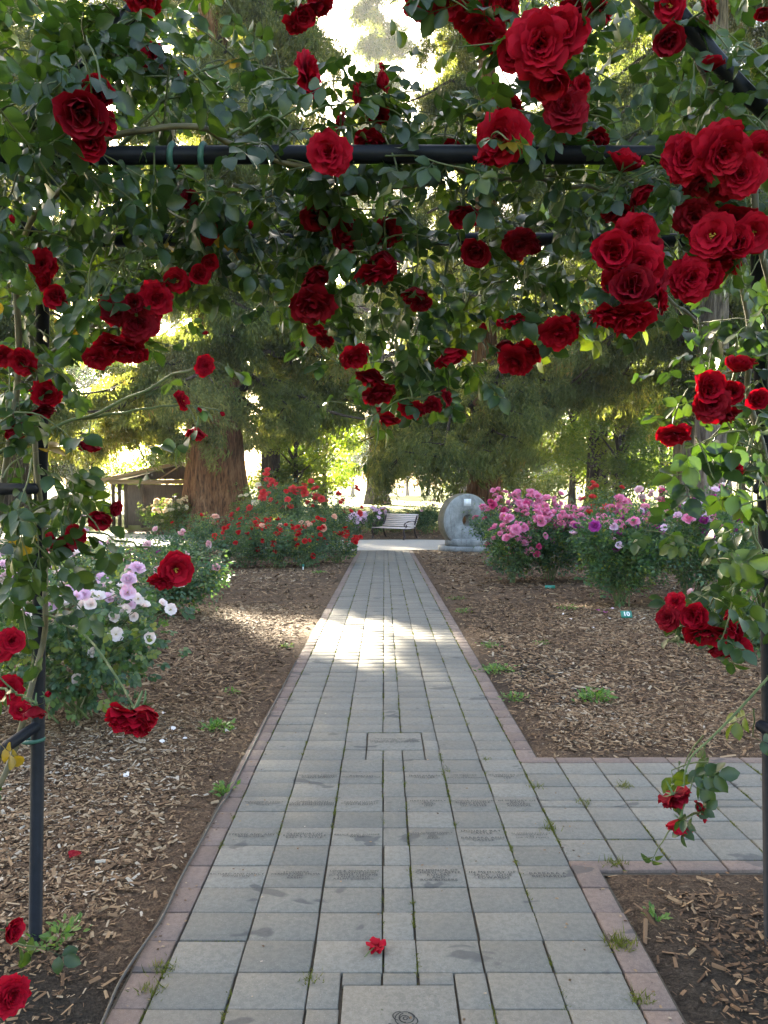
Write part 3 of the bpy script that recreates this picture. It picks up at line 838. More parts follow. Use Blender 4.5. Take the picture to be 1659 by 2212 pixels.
def compound_t(n_pairs, seed):
    """Compound leaf of length about 1 along +Y."""
    rs = np.random.default_rng(seed)
    V = []; Fc = []; T = []; n = 0
    spots = [(1.0 - .42, 0, 0, .50)]
    for k in range(n_pairs):
        y = .50 - k * .23
        for s in (-1, 1): spots.append((y + rs.normal(0, .015), s, s * 1.05 + rs.normal(0, .12), .44 - .05 * k))
    for (y, side, ang, L) in spots:
        R = np.array(Euler((rs.normal(-.15, .22), rs.normal(0, .28), -ang + rs.normal(0, .12))).to_matrix())
        V.append((LFV * L * np.array([1.05, 1, 1])) @ R.T + np.array([side * .02, y, -.10 * y * y])); Fc.append(LFF + n); n += len(LFV)
        T.append(np.where(np.abs(LFV[:, 0]) < .01, .09, -.03) + rs.normal(0, .05))
    # rachis
    rw = .008
    V.append(np.array([(-rw, 0, 0), (rw, 0, 0), (rw, .6, -.04), (-rw, .6, -.04)])); Fc.append(np.array([(0, 1, 2), (0, 2, 3)]) + n)
    T.append(np.zeros(4))
    return np.concatenate(V), np.concatenate(Fc), np.concatenate(T)
COMP = [compound_t(2, 3), compound_t(2, 4), compound_t(3, 5), compound_t(1, 6)]
SM = np.array([(0, 0, 0), (-.30, .5, .05), (0, .5, -.03), (.30, .5, .05), (0, 1, -.12)]); SMF = np.array([(0, 2, 1), (0, 3, 2), (1, 2, 4), (2, 3, 4)])[:, ::-1]

def leaves_at(acc, pos, out, size, tint, down=0.35, up=0.9):
    """Compound leaves at pos, growing along out, upper side towards the sky and the open side."""
    n = len(pos)
    d = norm(out) + np.array([0, 0, -down]) + rng.normal(0, .25, (n, 3))
    nor = np.stack([rng.normal(0, .55, n), rng.normal(-.35, .5, n), up + rng.normal(0, .35, n)], 1)
    R = frames(d, nor)
    pick = rng.choice(len(COMP), n, p=[.35, .3, .2, .15])
    for k in range(len(COMP)):
        m = pick == k
        if m.any():
            tv, tf, tt = COMP[k]
            t = np.where(tint[m][:, None] > .98, 1.0, np.clip(tint[m][:, None] + tt[None], 0, .94))
            scatter(acc, tv, tf, R[m], pos[m], size[m], t)

FOL = 0.40
class Plant:
    """A climbing rose: canes, twigs, foliage and blooms under one Empty."""
    def __init__(self, root):
        self.root = root; self.leaf = Acc(); self.twig = Acc(); self.inv = Matrix.Translation(-root.location)
    def shoot(self, p, d, L, r=.0028, sag=.5, ls=.105, gap=.05, yellow=0.0, m=9):
        d = norm(np.asarray(d, float))
        pts = [np.asarray(p, float)]
        for k in range(m):
            d = norm(d + np.array([0, 0, -sag / m]) + rng.normal(0, .10, 3))
            pts.append(pts[-1] + d * L / m)
        pts = np.array(pts)
        self.twig.tube(pts, np.linspace(r, r * .5, len(pts)), 5, rng.uniform(.2, .8), caps=False)
        n = max(2, int(L / gap))
        s = np.linspace(.08, 1, n) * (len(pts) - 1)
        i0 = np.clip(s.astype(int), 0, len(pts) - 2); fr = s - i0
        P = pts[i0] * (1 - fr)[:, None] + pts[i0 + 1] * fr[:, None]
        tan = norm(pts[i0 + 1] - pts[i0])
        side = norm(np.cross(tan, np.array([0, 0, 1.0]) + rng.normal(0, .2, (n, 3)))) * np.where(np.arange(n) % 2, 1, -1)[:, None]
        out = side * .8 + tan * .6 + rng.normal(0, .3, (n, 3))
        t = np.clip(rng.normal(.42 + yellow, .17, n), 0, .93)
        t[rng.random(n) < .004] = 1.0
        leaves_at(self.leaf, P, out, ls * rng.uniform(.75, 1.25, n), t)
        return pts[-1], d
    def cane(self, ctrl, r0, r1, green=False, shoots=0, **kw):
        pts = curve_pts(ctrl, 40)
        w = np.sin(np.arange(len(pts)) * .9 + rng.uniform(0, 6))[:, None] * .006
        pts = pts + w * rng.normal(0, 1, 3)
        a = Acc(); a.tube(pts, np.linspace(r0, r1, len(pts)), 7)
        for k in range(len(pts)):                       # thorns
            if rng.random() < .45:
                q = pts[k]; o = norm(rng.normal(size=3)); rr = r0 * 1.0
                a.tube([q + o * rr * .6, q + o * (rr + .007) + [0, 0, -.003]], [.0022, .0003], 4, caps=False)
        o = a.build('cane', M['cane_green'] if green else M['cane_brown'], self.root, True)
        o.matrix_local = self.inv
        for k in range(shoots):
            i_ = rng.integers(2, len(pts) - 1)
            self.shoot(pts[i_], rng.normal(0, 1, 3) + [0, -.2, .1], rng.uniform(.12, .3), **kw)
        return pts
    def blob(self, px, py, rx, ry, d0, d1, n, dirv=(0, -.2, -.3), L=(.16, .36), jit=.8, **kw):
        for k in range(max(1, int(round(n * FOL)))):
            a_, r_ = rng.uniform(0, 6.283), math.sqrt(rng.random())
            d = rng.uniform(d0, d1)
            qx, qy = px + rx * r_ * math.cos(a_), py + ry * r_ * math.sin(a_)
            if d < 2.62 and 855 < qx < 1500 and 440 < qy < 550 and rng.random() < .85: continue
            p = at(qx, qy, d)
            self.shoot(p, np.array(dirv) + rng.normal(0, jit, 3), rng.uniform(*L), **kw)
    def bloom(self, px, py, size, face='c', depth=None, dark=False):
        d = depth if depth else 1.8
        if 380 < py < 720 and d > 2.02: d = 1.97 + .25 * (d - 2.02)
        pos = at(px, py, d)
        dia = size / F_D * d
        to_cam = norm(CAMP - pos)
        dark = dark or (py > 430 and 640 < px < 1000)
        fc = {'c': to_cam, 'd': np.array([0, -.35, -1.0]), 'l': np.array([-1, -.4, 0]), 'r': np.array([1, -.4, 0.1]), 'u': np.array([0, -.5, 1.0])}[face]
        fc = norm(fc + rng.normal(0, .26, 3))
        if size < 34:
            me = BUD_RED[rng.integers(2)]; sz = dia * 1.5
            fc = norm(fc * .5 + rng.normal(0, .6, 3) + [0, 0, .4]); nm = 'bud'
        else:
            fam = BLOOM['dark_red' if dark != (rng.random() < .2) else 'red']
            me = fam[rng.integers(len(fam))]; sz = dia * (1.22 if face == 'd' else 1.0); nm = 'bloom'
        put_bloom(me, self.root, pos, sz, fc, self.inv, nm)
        if face in ('c',) and rng.random() < .5: return
        if py > 1000 and px < 420: return
        if py > 620 and rng.random() < .6: return
        for k in range(2):
            self.shoot(pos - fc * dia * .4, -fc + rng.normal(0, .7, 3) + [0, 0, .4], rng.uniform(.08, .16), ls=.085)
    def done(self):
        L, T = self.leaf, self.twig                      # leaves (triangles) and their twigs (quads) in one mesh
        for v_, t_ in zip(T.v, T.t): L.v.append(v_); L.t.append(t_)
        L.f[4] += [f_ + L.n for f_ in T.f[4]]
        L.n += T.n
        nq = sum(len(f_) for f_ in L.f[4]); nt_ = sum(len(f_) for f_ in L.f[3])
        me = L.mesh('foliage', [M['rose_leaf'], M['twig']], True)
        mi = np.zeros(len(me.polygons), np.int32); mi[nt_:] = 1
        me.polygons.foreach_set('material_index', mi)
        o = link('foliage', me, self.root); o.matrix_local = self.inv

LP = Plant(empty('climbing_rose', (-1.32, 2.45, 0), 'climbing red rose trained up the left post and over the arbor', 'climbing rose', 'climbing red roses on the arbor'))
RP = Plant(empty('climbing_rose', (1.40, 2.35, 0), 'climbing red rose trained up the right post and over the arbor', 'climbing rose', 'climbing red roses on the arbor'))
bpy.context.view_layer.update()

# canes of the left plant (picture position and depth)
def C(*p): return [at(*q) for q in p]
LP.cane([(-1.33, 2.5, -.02), *C((-40, 1800, 2.5), (25, 1640, 2.52), (70, 1480, 2.55), (100, 1330, 2.56), (92, 1150, 2.55), (75, 900, 2.5), (70, 700, 2.5), (85, 520, 2.45))], .011, .008, shoots=0)
LP.cane([(-1.28, 2.4, -.02), *C((-60, 1500, 2.35), (-10, 1150, 2.35), (40, 800, 2.3), (30, 500, 2.2), (80, 250, 2.1), (180, 60, 2.0))], .012, .007, shoots=3)
LP.cane(C((40, 520, 2.2), (120, 420, 2.0), (230, 305, 1.87), (330, 280, 1.84), (420, 275, 1.84), (520, 315, 1.86), (600, 345, 1.88), (700, 365, 1.88), (760, 350, 1.9)), .0085, .006, shoots=8)
LP.cane(C((60, 830, 2.45), (108, 762, 2.42), (220, 688, 2.36), (330, 600, 2.3), (440, 520, 2.35)), .008, .006, shoots=1)
LP.cane(C((-20, 990, 2.3), (60, 945, 2.3), (110, 925, 2.28), (200, 895, 2.25), (300, 850, 2.2), (380, 808, 2.18), (430, 795, 2.16)), .007, .003, True, 2, gap=.10)
LP.cane(C((180, 905, 2.27), (300, 885, 2.2), (390, 875, 2.18), (470, 885, 2.16)), .004, .002, True, 1, gap=.09)
LP.cane(C((60, 1130, 2.5), (180, 1145, 2.4), (270, 1170, 2.3), (330, 1190, 2.25), (370, 1235, 2.2)), .0045, .0025, True, 0)
LP.cane(C((105, 1330, 2.56), (180, 1370, 2.45), (230, 1430, 2.35), (280, 1510, 2.25), (290, 1540, 2.2)), .0045, .0025, True, 0)
LP.cane(C((500, 400, 2.1), (600, 410, 2.1), (720, 420, 2.05), (860, 405, 2.05), (960, 395, 2.05)), .006, .004, shoots=6)
LP.cane(C((640, 450, 2.3), (730, 490, 2.3), (800, 545, 2.28), (850, 620, 2.25), (880, 680, 2.22), (885, 780, 2.2), (875, 850, 2.2)), .006, .003, True, 5)
LP.cane(C((560, 520, 2.4), (640, 620, 2.4), (690, 690, 2.4), (720, 700, 2.4)), .005, .003, True, 4)
LP.cane(C((200, 470, 2.5), (330, 430, 2.4), (470, 480, 2.4), (620, 500, 2.45), (740, 490, 2.5)), .007, .005, shoots=8)
LP.cane(C((250, 330, 2.0), (330, 240, 2.0), (420, 160, 2.1), (560, 120, 2.2)), .006, .003, True, 6)
LP.cane(C((480, 300, 2.0), (600, 250, 2.0), (720, 230, 2.0), (830, 160, 2.0)), .005, .0025, True, 4)
LP.cane(C((-20, 1480, 2.1), (40, 1500, 2.0), (80, 1520, 1.95)), .004, .002, True, 1)
# canes of the right plant
RP.cane([(1.42, 2.4, -.02), *C((1760, 1700, 2.4), (1700, 1300, 2.4), (1650, 1000, 2.4), (1618, 830, 2.4), (1610, 640, 2.4), (1560, 480, 2.3), (1440, 380, 2.1))], .011, .008, shoots=6)
RP.cane([(1.38, 2.2, -.02), *C((1790, 1500, 2.2), (1700, 1000, 2.1), (1660, 600, 2.0), (1600, 300, 1.95), (1480, 100, 1.95), (1350, -20, 1.95))], .011, .007, shoots=8)
RP.cane(C((1610, 790, 2.4), (1560, 760, 2.35), (1500, 690, 2.3), (1440, 640, 2.25), (1400, 560, 2.2)), .006, .005, shoots=3)
RP.cane(C((1480, 420, 2.1), (1350, 405, 2.1), (1230, 405, 2.08), (1130, 385, 2.05), (1040, 395, 2.0), (980, 350, 1.9)), .007, .004, shoots=9)
RP.cane(C((1300, 500, 2.66), (1180, 480, 2.66), (1060, 490, 2.66), (960, 480, 2.66)), .006, .004, shoots=4)
RP.cane(C((1680, 1440, 2.2), (1640, 1485, 2.15), (1580, 1550, 2.1), (1530, 1600, 2.05), (1490, 1640, 2.0), (1475, 1700, 1.98)), .004, .0022, True, 0)
RP.cane(C((1640, 900, 2.3), (1600, 1050, 2.2), (1640, 1200, 2.1), (1570, 1280, 2.0), (1520, 1330, 1.95)), .005, .003, True, 4)
RP.cane(C((1200, 330, 1.95), (1240, 200, 1.9), (1210, 80, 1.8), (1150, -10, 1.8)), .006, .004, True, 3)
RP.cane(C((1010, 340, 1.95), (1060, 260, 1.9), (1120, 180, 1.85), (1180, 120, 1.8)), .005, .003, True, 3)
RP.cane(C((1060, 480, 2.4), (1120, 580, 2.4), (1160, 680, 2.4), (1210, 720, 2.35)), .005, .003, True, 5, yellow=.25)
RP.cane(C((980, 500, 2.4), (960, 600, 2.4), (950, 700, 2.35), (960, 760, 2.3)), .005, .003, True, 4, yellow=.15)

# foliage masses, left plant: (x, y, rx, ry, depth range, shoots)
for q in ((60, 250, 80, 60, 1.72, 1.88, 18), (190, 110, 70, 70, 1.74, 1.9, 18), (255, 30, 50, 40, 1.76, 1.9, 12), (90, 120, 150, 150, 1.5, 2.4, 34), (280, 110, 170, 120, 1.8, 2.6, 34), (420, 40, 110, 60, 1.9, 2.6, 16), (120, 330, 150, 110, 1.7, 2.5, 28), (330, 230, 160, 80, 1.97, 2.5, 18),
          (520, 240, 110, 80, 1.97, 2.4, 9), (620, 270, 90, 50, 1.97, 2.3, 9), (760, 300, 90, 50, 1.9, 2.2, 9), (860, 330, 60, 40, 1.9, 2.2, 6)):
    LP.blob(*q)
for q in ((110, 500, 150, 100, 1.75, 2.5, 40), (330, 480, 170, 95, 1.96, 2.6, 44), (540, 470, 140, 80, 2.0, 2.7, 40), (720, 440, 130, 70, 1.95, 2.7, 34), (850, 460, 70, 60, 2.0, 2.7, 20),
          (470, 400, 240, 50, 1.95, 2.3, 22), (300, 560, 120, 35, 2.1, 2.6, 10), (540, 555, 80, 25, 2.2, 2.7, 12)):
    LP.blob(*q, (0, -.1, -.25), (.10, .22), sag=.3)
for q in ((70, 610, 90, 80, 1.9, 2.5, 20), (40, 760, 50, 80, 2.0, 2.6, 10), (40, 960, 60, 90, 1.9, 2.5, 16), (80, 1070, 90, 60, 1.9, 2.5, 20), (20, 1160, 50, 50, 2.0, 2.6, 12), (140, 1020, 50, 30, 2.1, 2.5, 4), (10, 1290, 35, 40, 2.1, 2.6, 4)):
    LP.blob(*q, (.1, -.1, -.3), (.12, .28))
for q in ((870, 590, 70, 50, 2.1, 2.5, 12), (850, 680, 60, 60, 2.1, 2.4, 12), (900, 760, 50, 50, 2.1, 2.4, 10), (760, 585, 60, 30, 2.2, 2.6, 5), (650, 590, 60, 25, 2.2, 2.6, 4)):
    LP.blob(*q, (0, -.1, -.8), (.1, .24), .5)
for q in ((10, 2040, 16, 30, 2.3, 2.4, 2), (0, 1600, 20, 40, 2.2, 2.4, 1)):
    LP.blob(*q, (0, 0, .3), (.08, .14))
for q in ((270, 970, 40, 30, 2.2, 2.3, 2),):
    LP.blob(*q, (.4, 0, -.6), (.06, .10), .3)
# right plant
for q in ((1300, 60, 160, 90, 1.8, 2.6, 26), (1560, 80, 130, 120, 1.8, 2.7, 26), (1330, 230, 150, 90, 1.85, 2.5, 26), (1520, 250, 130, 90, 1.8, 2.4, 24), (1100, 260, 110, 70, 1.85, 2.3, 14), (980, 280, 60, 50, 1.9, 2.2, 7), (1180, 330, 120, 50, 1.9, 2.3, 14), (1620, 200, 60, 120, 1.7, 2.4, 12)):
    RP.blob(*q, yellow=.10)
for q in ((1020, 430, 110, 45, 2.0, 2.6, 14), (1160, 430, 110, 45, 2.0, 2.6, 13), (1290, 430, 100, 45, 2.0, 2.5, 13), (1400, 480, 80, 90, 1.95, 2.5, 9), (1600, 440, 60, 120, 1.85, 2.5, 14), (1050, 585, 110, 40, 2.1, 2.6, 16), (1190, 590, 90, 40, 2.1, 2.6, 15)):
    RP.blob(*q, (0, -.1, -.25), (.10, .22), sag=.3, yellow=.16)
for q in ((1000, 610, 70, 40, 2.2, 2.6, 10), (1130, 620, 70, 40, 2.2, 2.6, 9), (1200, 610, 50, 40, 2.2, 2.6, 6), (960, 680, 40, 50, 2.15, 2.4, 6)):
    RP.blob(*q, (0, -.1, -.8), (.1, .22), .5, yellow=.40)  # strong yellow shift paints sunlight shining through these leaves into their tint
for q in ((1630, 640, 50, 80, 2.0, 2.5, 9), (1560, 690, 60, 50, 2.1, 2.5, 5), (1640, 780, 40, 80, 2.0, 2.5, 7), (1590, 900, 60, 50, 2.0, 2.4, 8), (1620, 970, 50, 70, 1.9, 2.4, 10), (1540, 960, 50, 50, 2.0, 2.3, 5), (1620, 1100, 45, 80, 1.9, 2.4, 9), (1600, 1210, 60, 70, 1.8, 2.3, 10), (1540, 1260, 50, 40, 1.8, 2.2, 5), (1640, 1300, 30, 50, 1.8, 2.3, 4)):
    RP.blob(*q, (-.1, -.1, -.3), (.1, .24), yellow=.05)
for q in ((1600, 1520, 40, 40, 2.05, 2.2, 3), (1540, 1600, 25, 25, 2.0, 2.1, 1), (1510, 1650, 25, 20, 1.98, 2.05, 1)):
    RP.blob(*q, (-.5, 0, -.6), (.07, .13), .3, yellow=.1)

# blooms: x, y, size in the picture, facing, depth
LB = [(175,240,128,'c',1.62),(215,205,86,'c',1.68),(195,305,90,'c',1.66),(225,262,60,'r',1.66),(308,-8,80,'c',1.8),(330,125,62,'c',2.1),(385,165,28,'c',2.0),(318,155,42,'c',2.1),(30,483,25,'c',1.8),
 (95,570,62,'c',2.2),(122,640,66,'c',2.2),(100,610,50,'c',2.25),(335,645,80,'c',2.0),(247,670,70,'c',2.0),(300,695,92,'c',2.02),(290,655,55,'c',2.05),(258,745,84,'d',2.05),(213,770,55,'d',2.05),(288,755,60,'d',2.08),
 (450,565,52,'c',2.2),(430,594,58,'c',2.2),(385,605,56,'c',2.22),(380,365,32,'d',1.95),(540,495,25,'c',2.2),(440,495,72,'c',2.45),(410,430,42,'c',2.4),(470,475,50,'c',2.45),(710,332,94,'c',1.74),(660,160,92,'r',1.74),
 (655,28,52,'d',1.9),(690,8,52,'d',1.9),(640,48,48,'d',1.92),(815,180,62,'r',1.9),(780,215,66,'l',1.9),(740,265,48,'l',1.92),(800,300,56,'d',1.95),(815,242,46,'d',1.95),(830,150,22,'c',1.9),
 (685,465,80,'c',2.2),(735,512,84,'c',2.2),(762,498,62,'c',2.25),(838,500,64,'c',2.3),(830,545,74,'d',2.2),(812,585,76,'d',2.15),(675,585,70,'d',2.3),(675,655,80,'d',2.3),(690,640,50,'r',2.3),(685,710,38,'d',2.3),(702,732,36,'d',2.3),(660,740,22,'d',2.3),
 (765,768,56,'d',2.2),(737,780,32,'d',2.2),(800,810,56,'d',2.15),(818,845,62,'d',2.15),(840,900,46,'d',2.12),(813,888,26,'d',2.12),(888,880,50,'d',2.1),(918,878,38,'d',2.1),(940,872,34,'d',2.1),(962,860,42,'r',2.1),(895,622,66,'d',2.3),(910,655,40,'d',2.3),
 (440,790,48,'r',2.15),(390,866,46,'r',2.17),(425,925,50,'d',2.15),(437,720,18,'c',2.15),(427,880,18,'r',2.16),(475,890,18,'r',2.15),(192,948,56,'d',2.25),(100,850,62,'c',2.3),(85,885,56,'d',2.3),(28,915,46,'c',2.3),(50,780,62,'c',2.2),(8,768,52,'c',2.2),(33,932,42,'d',2.3),
 (240,1095,52,'r',2.15),(218,1113,55,'d',2.15),(135,1162,72,'d',2.2),(165,1157,56,'c',2.2),(118,1165,45,'l',2.2),(378,1228,78,'r',2.1),(352,1252,52,'d',2.1),(290,1540,90,'d',2.05),(312,1525,62,'d',2.05),(268,1555,62,'d',2.06),(295,1570,50,'d',2.06),
 (25,1385,58,'c',2.0),(0,1402,62,'c',2.0),(76,1526,52,'d',1.95),(20,1490,64,'c',2.1),(98,1502,24,'c',2.0),(45,1535,45,'c',2.1),(18,2010,66,'r',2.2),(22,2150,85,'r',1.95),(0,2175,60,'c',1.95)]
RB = [(1165,98,134,'c',1.62),(1216,72,108,'c',1.62),(1115,115,84,'c',1.66),(1192,158,96,'d',1.66),(1220,240,98,'c',1.7),(1255,185,46,'c',1.7),(1035,55,64,'d',1.8),(1060,75,60,'d',1.8),(1055,12,64,'c',1.8),(1092,10,64,'c',1.8),(918,3,76,'d',1.85),(975,0,64,'d',1.85),(1010,45,50,'d',1.85),(1240,20,60,'d',1.75),
 (1296,22,66,'r',1.8),(1270,3,60,'d',1.8),(1440,86,84,'c',1.78),(1450,14,66,'c',1.8),(1525,20,66,'r',1.8),(1530,155,78,'u',1.85),(1650,20,40,'d',1.9),
 (1085,298,116,'c',1.72),(1062,332,62,'d',1.74),(1100,225,50,'d',2.0),(980,312,44,'d',2.0),(1288,292,60,'d',2.0),(1240,302,55,'d',2.0),
 (1343,368,98,'u',1.76),(1372,410,78,'r',1.78),(1335,455,60,'d',1.85),(1475,345,100,'c',1.66),(1555,328,124,'c',1.62),(1600,380,98,'c',1.64),(1640,330,86,'c',1.66),(1520,385,76,'d',1.68),(1655,300,56,'c',1.7),(1560,400,76,'d',1.7),
 (1500,468,84,'c',1.72),(1540,512,96,'c',1.7),(1590,530,92,'c',1.7),(1625,502,84,'c',1.7),(1490,602,96,'c',1.74),(1532,590,82,'c',1.74),(1580,468,84,'d',1.74),(1560,560,76,'d',1.76),(1610,460,66,'d',1.74),
 (1370,505,92,'c',1.72),(1325,550,116,'c',1.66),(1382,575,106,'c',1.68),(1365,628,116,'c',1.66),(1318,672,80,'d',1.7),(1362,682,84,'d',1.7),(1422,650,64,'r',1.72),(1402,540,64,'c',1.74),(1340,605,84,'c',1.72),(1402,602,84,'c',1.72),
 (1000,455,72,'d',2.1),(1030,540,64,'d',2.3),(1120,525,62,'d',2.3),(1150,520,52,'d',2.3),(965,755,72,'d',2.2),(1105,690,50,'d',2.3),(1122,690,46,'d',2.3),(1040,720,32,'d',2.3),(1092,735,42,'d',2.3),(1140,760,58,'d',2.25),(1115,778,66,'d',2.25),(1208,715,70,'d',2.25),(1235,695,48,'r',2.25),
 (1525,840,90,'c',1.95),(1537,872,80,'c',1.95),(1590,800,76,'u',1.98),(1580,850,72,'c',1.98),(1637,866,60,'c',1.98),(1610,790,52,'u',2.0),(1558,890,60,'d',1.98),(1455,935,62,'d',2.0),(1545,985,30,'c',2.1),(1580,1015,56,'u',2.05),
 (1445,1335,56,'l',1.85),(1460,1300,46,'u',1.85),(1505,1332,76,'c',1.84),(1525,1362,76,'d',1.84),(1570,1347,64,'r',1.86),(1560,1392,62,'d',1.84),(1600,1397,52,'r',1.86),(1590,1367,46,'r',1.88),
 (1455,1718,60,'d',1.95),(1470,1772,60,'d',1.95),(1510,1755,48,'r',1.95)]
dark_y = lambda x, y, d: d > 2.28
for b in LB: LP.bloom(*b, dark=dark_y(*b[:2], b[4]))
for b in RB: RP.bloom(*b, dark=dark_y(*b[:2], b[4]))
LP.done(); RP.done()

# ------------------------------------------------------------------ garden rose bushes
def bush(label, x, y, r, h, flowers, leafm='bush_leaf', n=1500, lsize=.055, cat='rose bush', group='rose bushes in the garden beds', spread=1.0, low=.12, tint=.5, detail=False, name='rose_bush', nstem=9):
    x, y, z0, ks = place(x, y)
    root = empty(name, (x, y, gz(x, y)), label, cat, group)
    root.scale = (ks, ks, ks)
    inv = Matrix.Identity(4)
    st = Acc(); lf = Acc(); tips = []
    P = []; O = []
    for k in range(nstem):
        an = rng.uniform(0, 6.283); rr = r * math.sqrt(rng.uniform(.05, 1)) * .95
        hh = h * (rng.uniform(.72, 1.02) - .25 * (rr / r) ** 2 * spread)
        tip = np.array([rr * math.cos(an), rr * math.sin(an), hh])
        base = np.array([rng.normal(0, .04), rng.normal(0, .04), -.02])
        mid = base * .4 + tip * .6 + np.array([0, 0, -.12 * h]) * (-1) * .6
        pts = curve_pts([base, mid, tip], 10)
        st.tube(pts, np.linspace(.009, .0035, len(pts)), 5, caps=False)
        tips.append((tip, norm(tip - mid)))
        for s in range(4):                                   # side twigs
            i_ = rng.integers(len(pts) // 3, len(pts))
            p0 = pts[i_]; d = norm(np.array([rng.normal(), rng.normal(), rng.uniform(.1, .9)])); L = rng.uniform(.12, .30) * (h + .3)
            p1 = p0 + d * L
            st.tube([p0, (p0 + p1) / 2 + rng.normal(0, .01, 3), p1], [.004, .003, .002], 4, caps=False)
            tips.append((p1, d))
    tp = np.array([t[0] for t in tips]); td = np.array([t[1] for t in tips])
    # leaves in clumps round the twigs
    nl = n
    i_ = rng.integers(0, len(tp), nl)
    back = rng.beta(1.3, 1.3, nl)[:, None] * np.minimum(tp[i_][:, 2:3] * .8, .42 * h + .1)
    pos = tp[i_] - td[i_] * back + rng.normal(0, .06 + .05 * r, (nl, 3))
    pos[:, 2] = np.maximum(pos[:, 2], low * h * rng.uniform(.3, 1.5, nl))
    q = np.hypot(pos[:, 0], pos[:, 1]) / r
    s_ = np.where(q > 1.08, 1.08 / q, 1); pos[:, :2] *= s_[:, None]
    out = norm(pos - np.array([0, 0, h * .35])) + rng.normal(0, .5, (nl, 3))
    t = np.clip(rng.normal(tint, .2, nl) + rng.normal(0, .12, len(tp))[i_], 0, 1)
    if detail:
        leaves_at(lf, pos, out, lsize * 2.4 * rng.uniform(.7, 1.2, nl), t, .3, .8)
    else:
        R = frames(out + [0, 0, -.3], np.stack([rng.normal(0, .6, nl), rng.normal(-.2, .6, nl), np.full(nl, .9)], 1))
        for k in range(3):                                    # three leaflets each
            off = np.array([[0, .5, 0], [-.45, .1, 0], [.45, .1, 0]])[k]
            pp = pos + np.einsum('nij,j->ni', R, off) * lsize
            Rk = R @ np.array(Euler((rng.normal(0, .2), rng.normal(0, .3), [0, .9, -.9][k])).to_matrix())
            scatter(lf, SM, SMF, Rk, pp, lsize * rng.uniform(.8, 1.3, nl), t)
    st.build('stems', M['cane_green'], root, True)
    lf.build('foliage', M[leafm], root, True)
    order = np.argsort(-(tp[:, 2] + rng.normal(0, .10 * h, len(tp))))
    for (fam, cnt, size, zlo, zhi) in flowers:
        c = 0
        for tries in range(cnt * 30):
            if c >= cnt: break
            b = order[min(len(order) - 1, int(rng.exponential(len(order) * .22)))]
            p = tp[b] + rng.normal(0, .055, 3) + np.array([0, 0, .03])
            if not (zlo * h <= p[2] <= zhi * h): continue
            if p[1] > .35 * r and rng.random() < .6: continue
            f = norm(norm(p - np.array([0, 0, h * .3])) + np.array([0, -.55, .25]) + rng.normal(0, .35, 3))
            put_bloom(BLOOM[fam][rng.integers(len(BLOOM[fam]))], root, p, size * 1.3 * rng.uniform(.75, 1.15), f, inv)
            c += 1
    return root
def gp(px, py): 
    p = on_ground(px, py); return p[0], p[1]

# left beds
bush('white and lavender rose bush spilling over the chips beside the left post', -2.04, 5.05, .64, .92, [('white', 74, .066, .12, .95), ('lavender', 20, .08, .7, 1.25)], n=1200, lsize=.04, detail=True, nstem=18, low=.03, tint=.5)
bush('lavender rose bush with big pale clusters directly behind the white one', -2.75, 6.3, .55, 1.02, [('lavender', 26, .085, .6, 1.3), ('white', 8, .07, .4, 1.2)], n=560, lsize=.045, detail=True, nstem=12)
bush('low dark green rose bush with pale pink blooms between lavender bush and big trunk', -2.75, 9.2, .85, .72, [('pale_pink', 9, .10, .6, 1.5)], n=1500, nstem=12)
bush('dark leaved rose bush with scattered pale pink blooms at far left bed edge', -4.1, 9.6, .9, .85, [('pale_pink', 10, .10, .5, 1.4), ('lavender', 8, .09, .5, 1.4)], n=1500, nstem=12)
bush('low leafy rose bush with mauve pink blooms near the bright crossing', -3.55, 12.4, .85, .72, [('pale_pink', 7, .11, .6, 1.5), ('magenta', 4, .09, .5, 1.2)], n=1200, nstem=10)
bush('low scarlet rose bush beside the green name sign', -2.65, 14.6, .62, .78, [('bush_red', 30, .095, .35, 1.4), ('peach', 2, .10, .9, 1.5)], n=1100, nstem=10)
bush('peach rose bush in front of the big trunk', -3.75, 15.4, .62, .88, [('peach', 7, .11, .7, 1.5), ('bush_red', 9, .09, .3, 1.1)], n=900, nstem=10)
bush('dense scarlet rose bush in the middle of the left bed', -1.98, 14.5, .6, .85, [('bush_red', 34, .10, .25, 1.2), ('peach', 3, .11, .8, 1.5)], n=1400, nstem=11)
bush('tall coral red rose bush, tallest in the left bed', -2.25, 16.6, .75, 1.55, [('coral', 48, .12, .62, 1.4)], n=1900, nstem=14, lsize=.05)
bush('upright coral red rose bush with flower spikes left of the bench', -1.35, 17.6, .62, 1.5, [('coral', 42, .12, .55, 1.4)], n=1500, nstem=12, lsize=.05)
bush('small low rose bush with deep red blooms hugging the path edge', -.98, 15.4, .36, .55, [('bush_red', 26, .10, .3, 1.6)], n=420, nstem=7)
bush('low spreading scarlet rose bush between the dense bush and the path edge bush', -1.45, 14.6, .5, .6, [('bush_red', 24, .10, .3, 1.5)], n=800, nstem=9)
bush('green rose bush with few peach blooms between scarlet and coral bushes', -1.45, 15.2, .5, 1.05, [('bush_red', 10, .095, .3, .9), ('peach', 5, .12, .7, 1.4)], n=1100, nstem=10)
bush('coral red rose bush in front of the sunlit yellow plants', -3.15, 17.3, .55, .85, [('coral', 14, .12, .6, 1.4)], n=1000, nstem=9)
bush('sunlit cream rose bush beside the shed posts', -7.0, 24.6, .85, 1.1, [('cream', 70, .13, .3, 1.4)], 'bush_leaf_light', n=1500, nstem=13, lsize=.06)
bush('sunlit blush rose bush standing left of the shed posts', -8.6, 19.6, .8, .8, [('pale_pink', 22, .12, .4, 1.4)], 'bush_leaf_light', n=1100, nstem=10, lsize=.055)
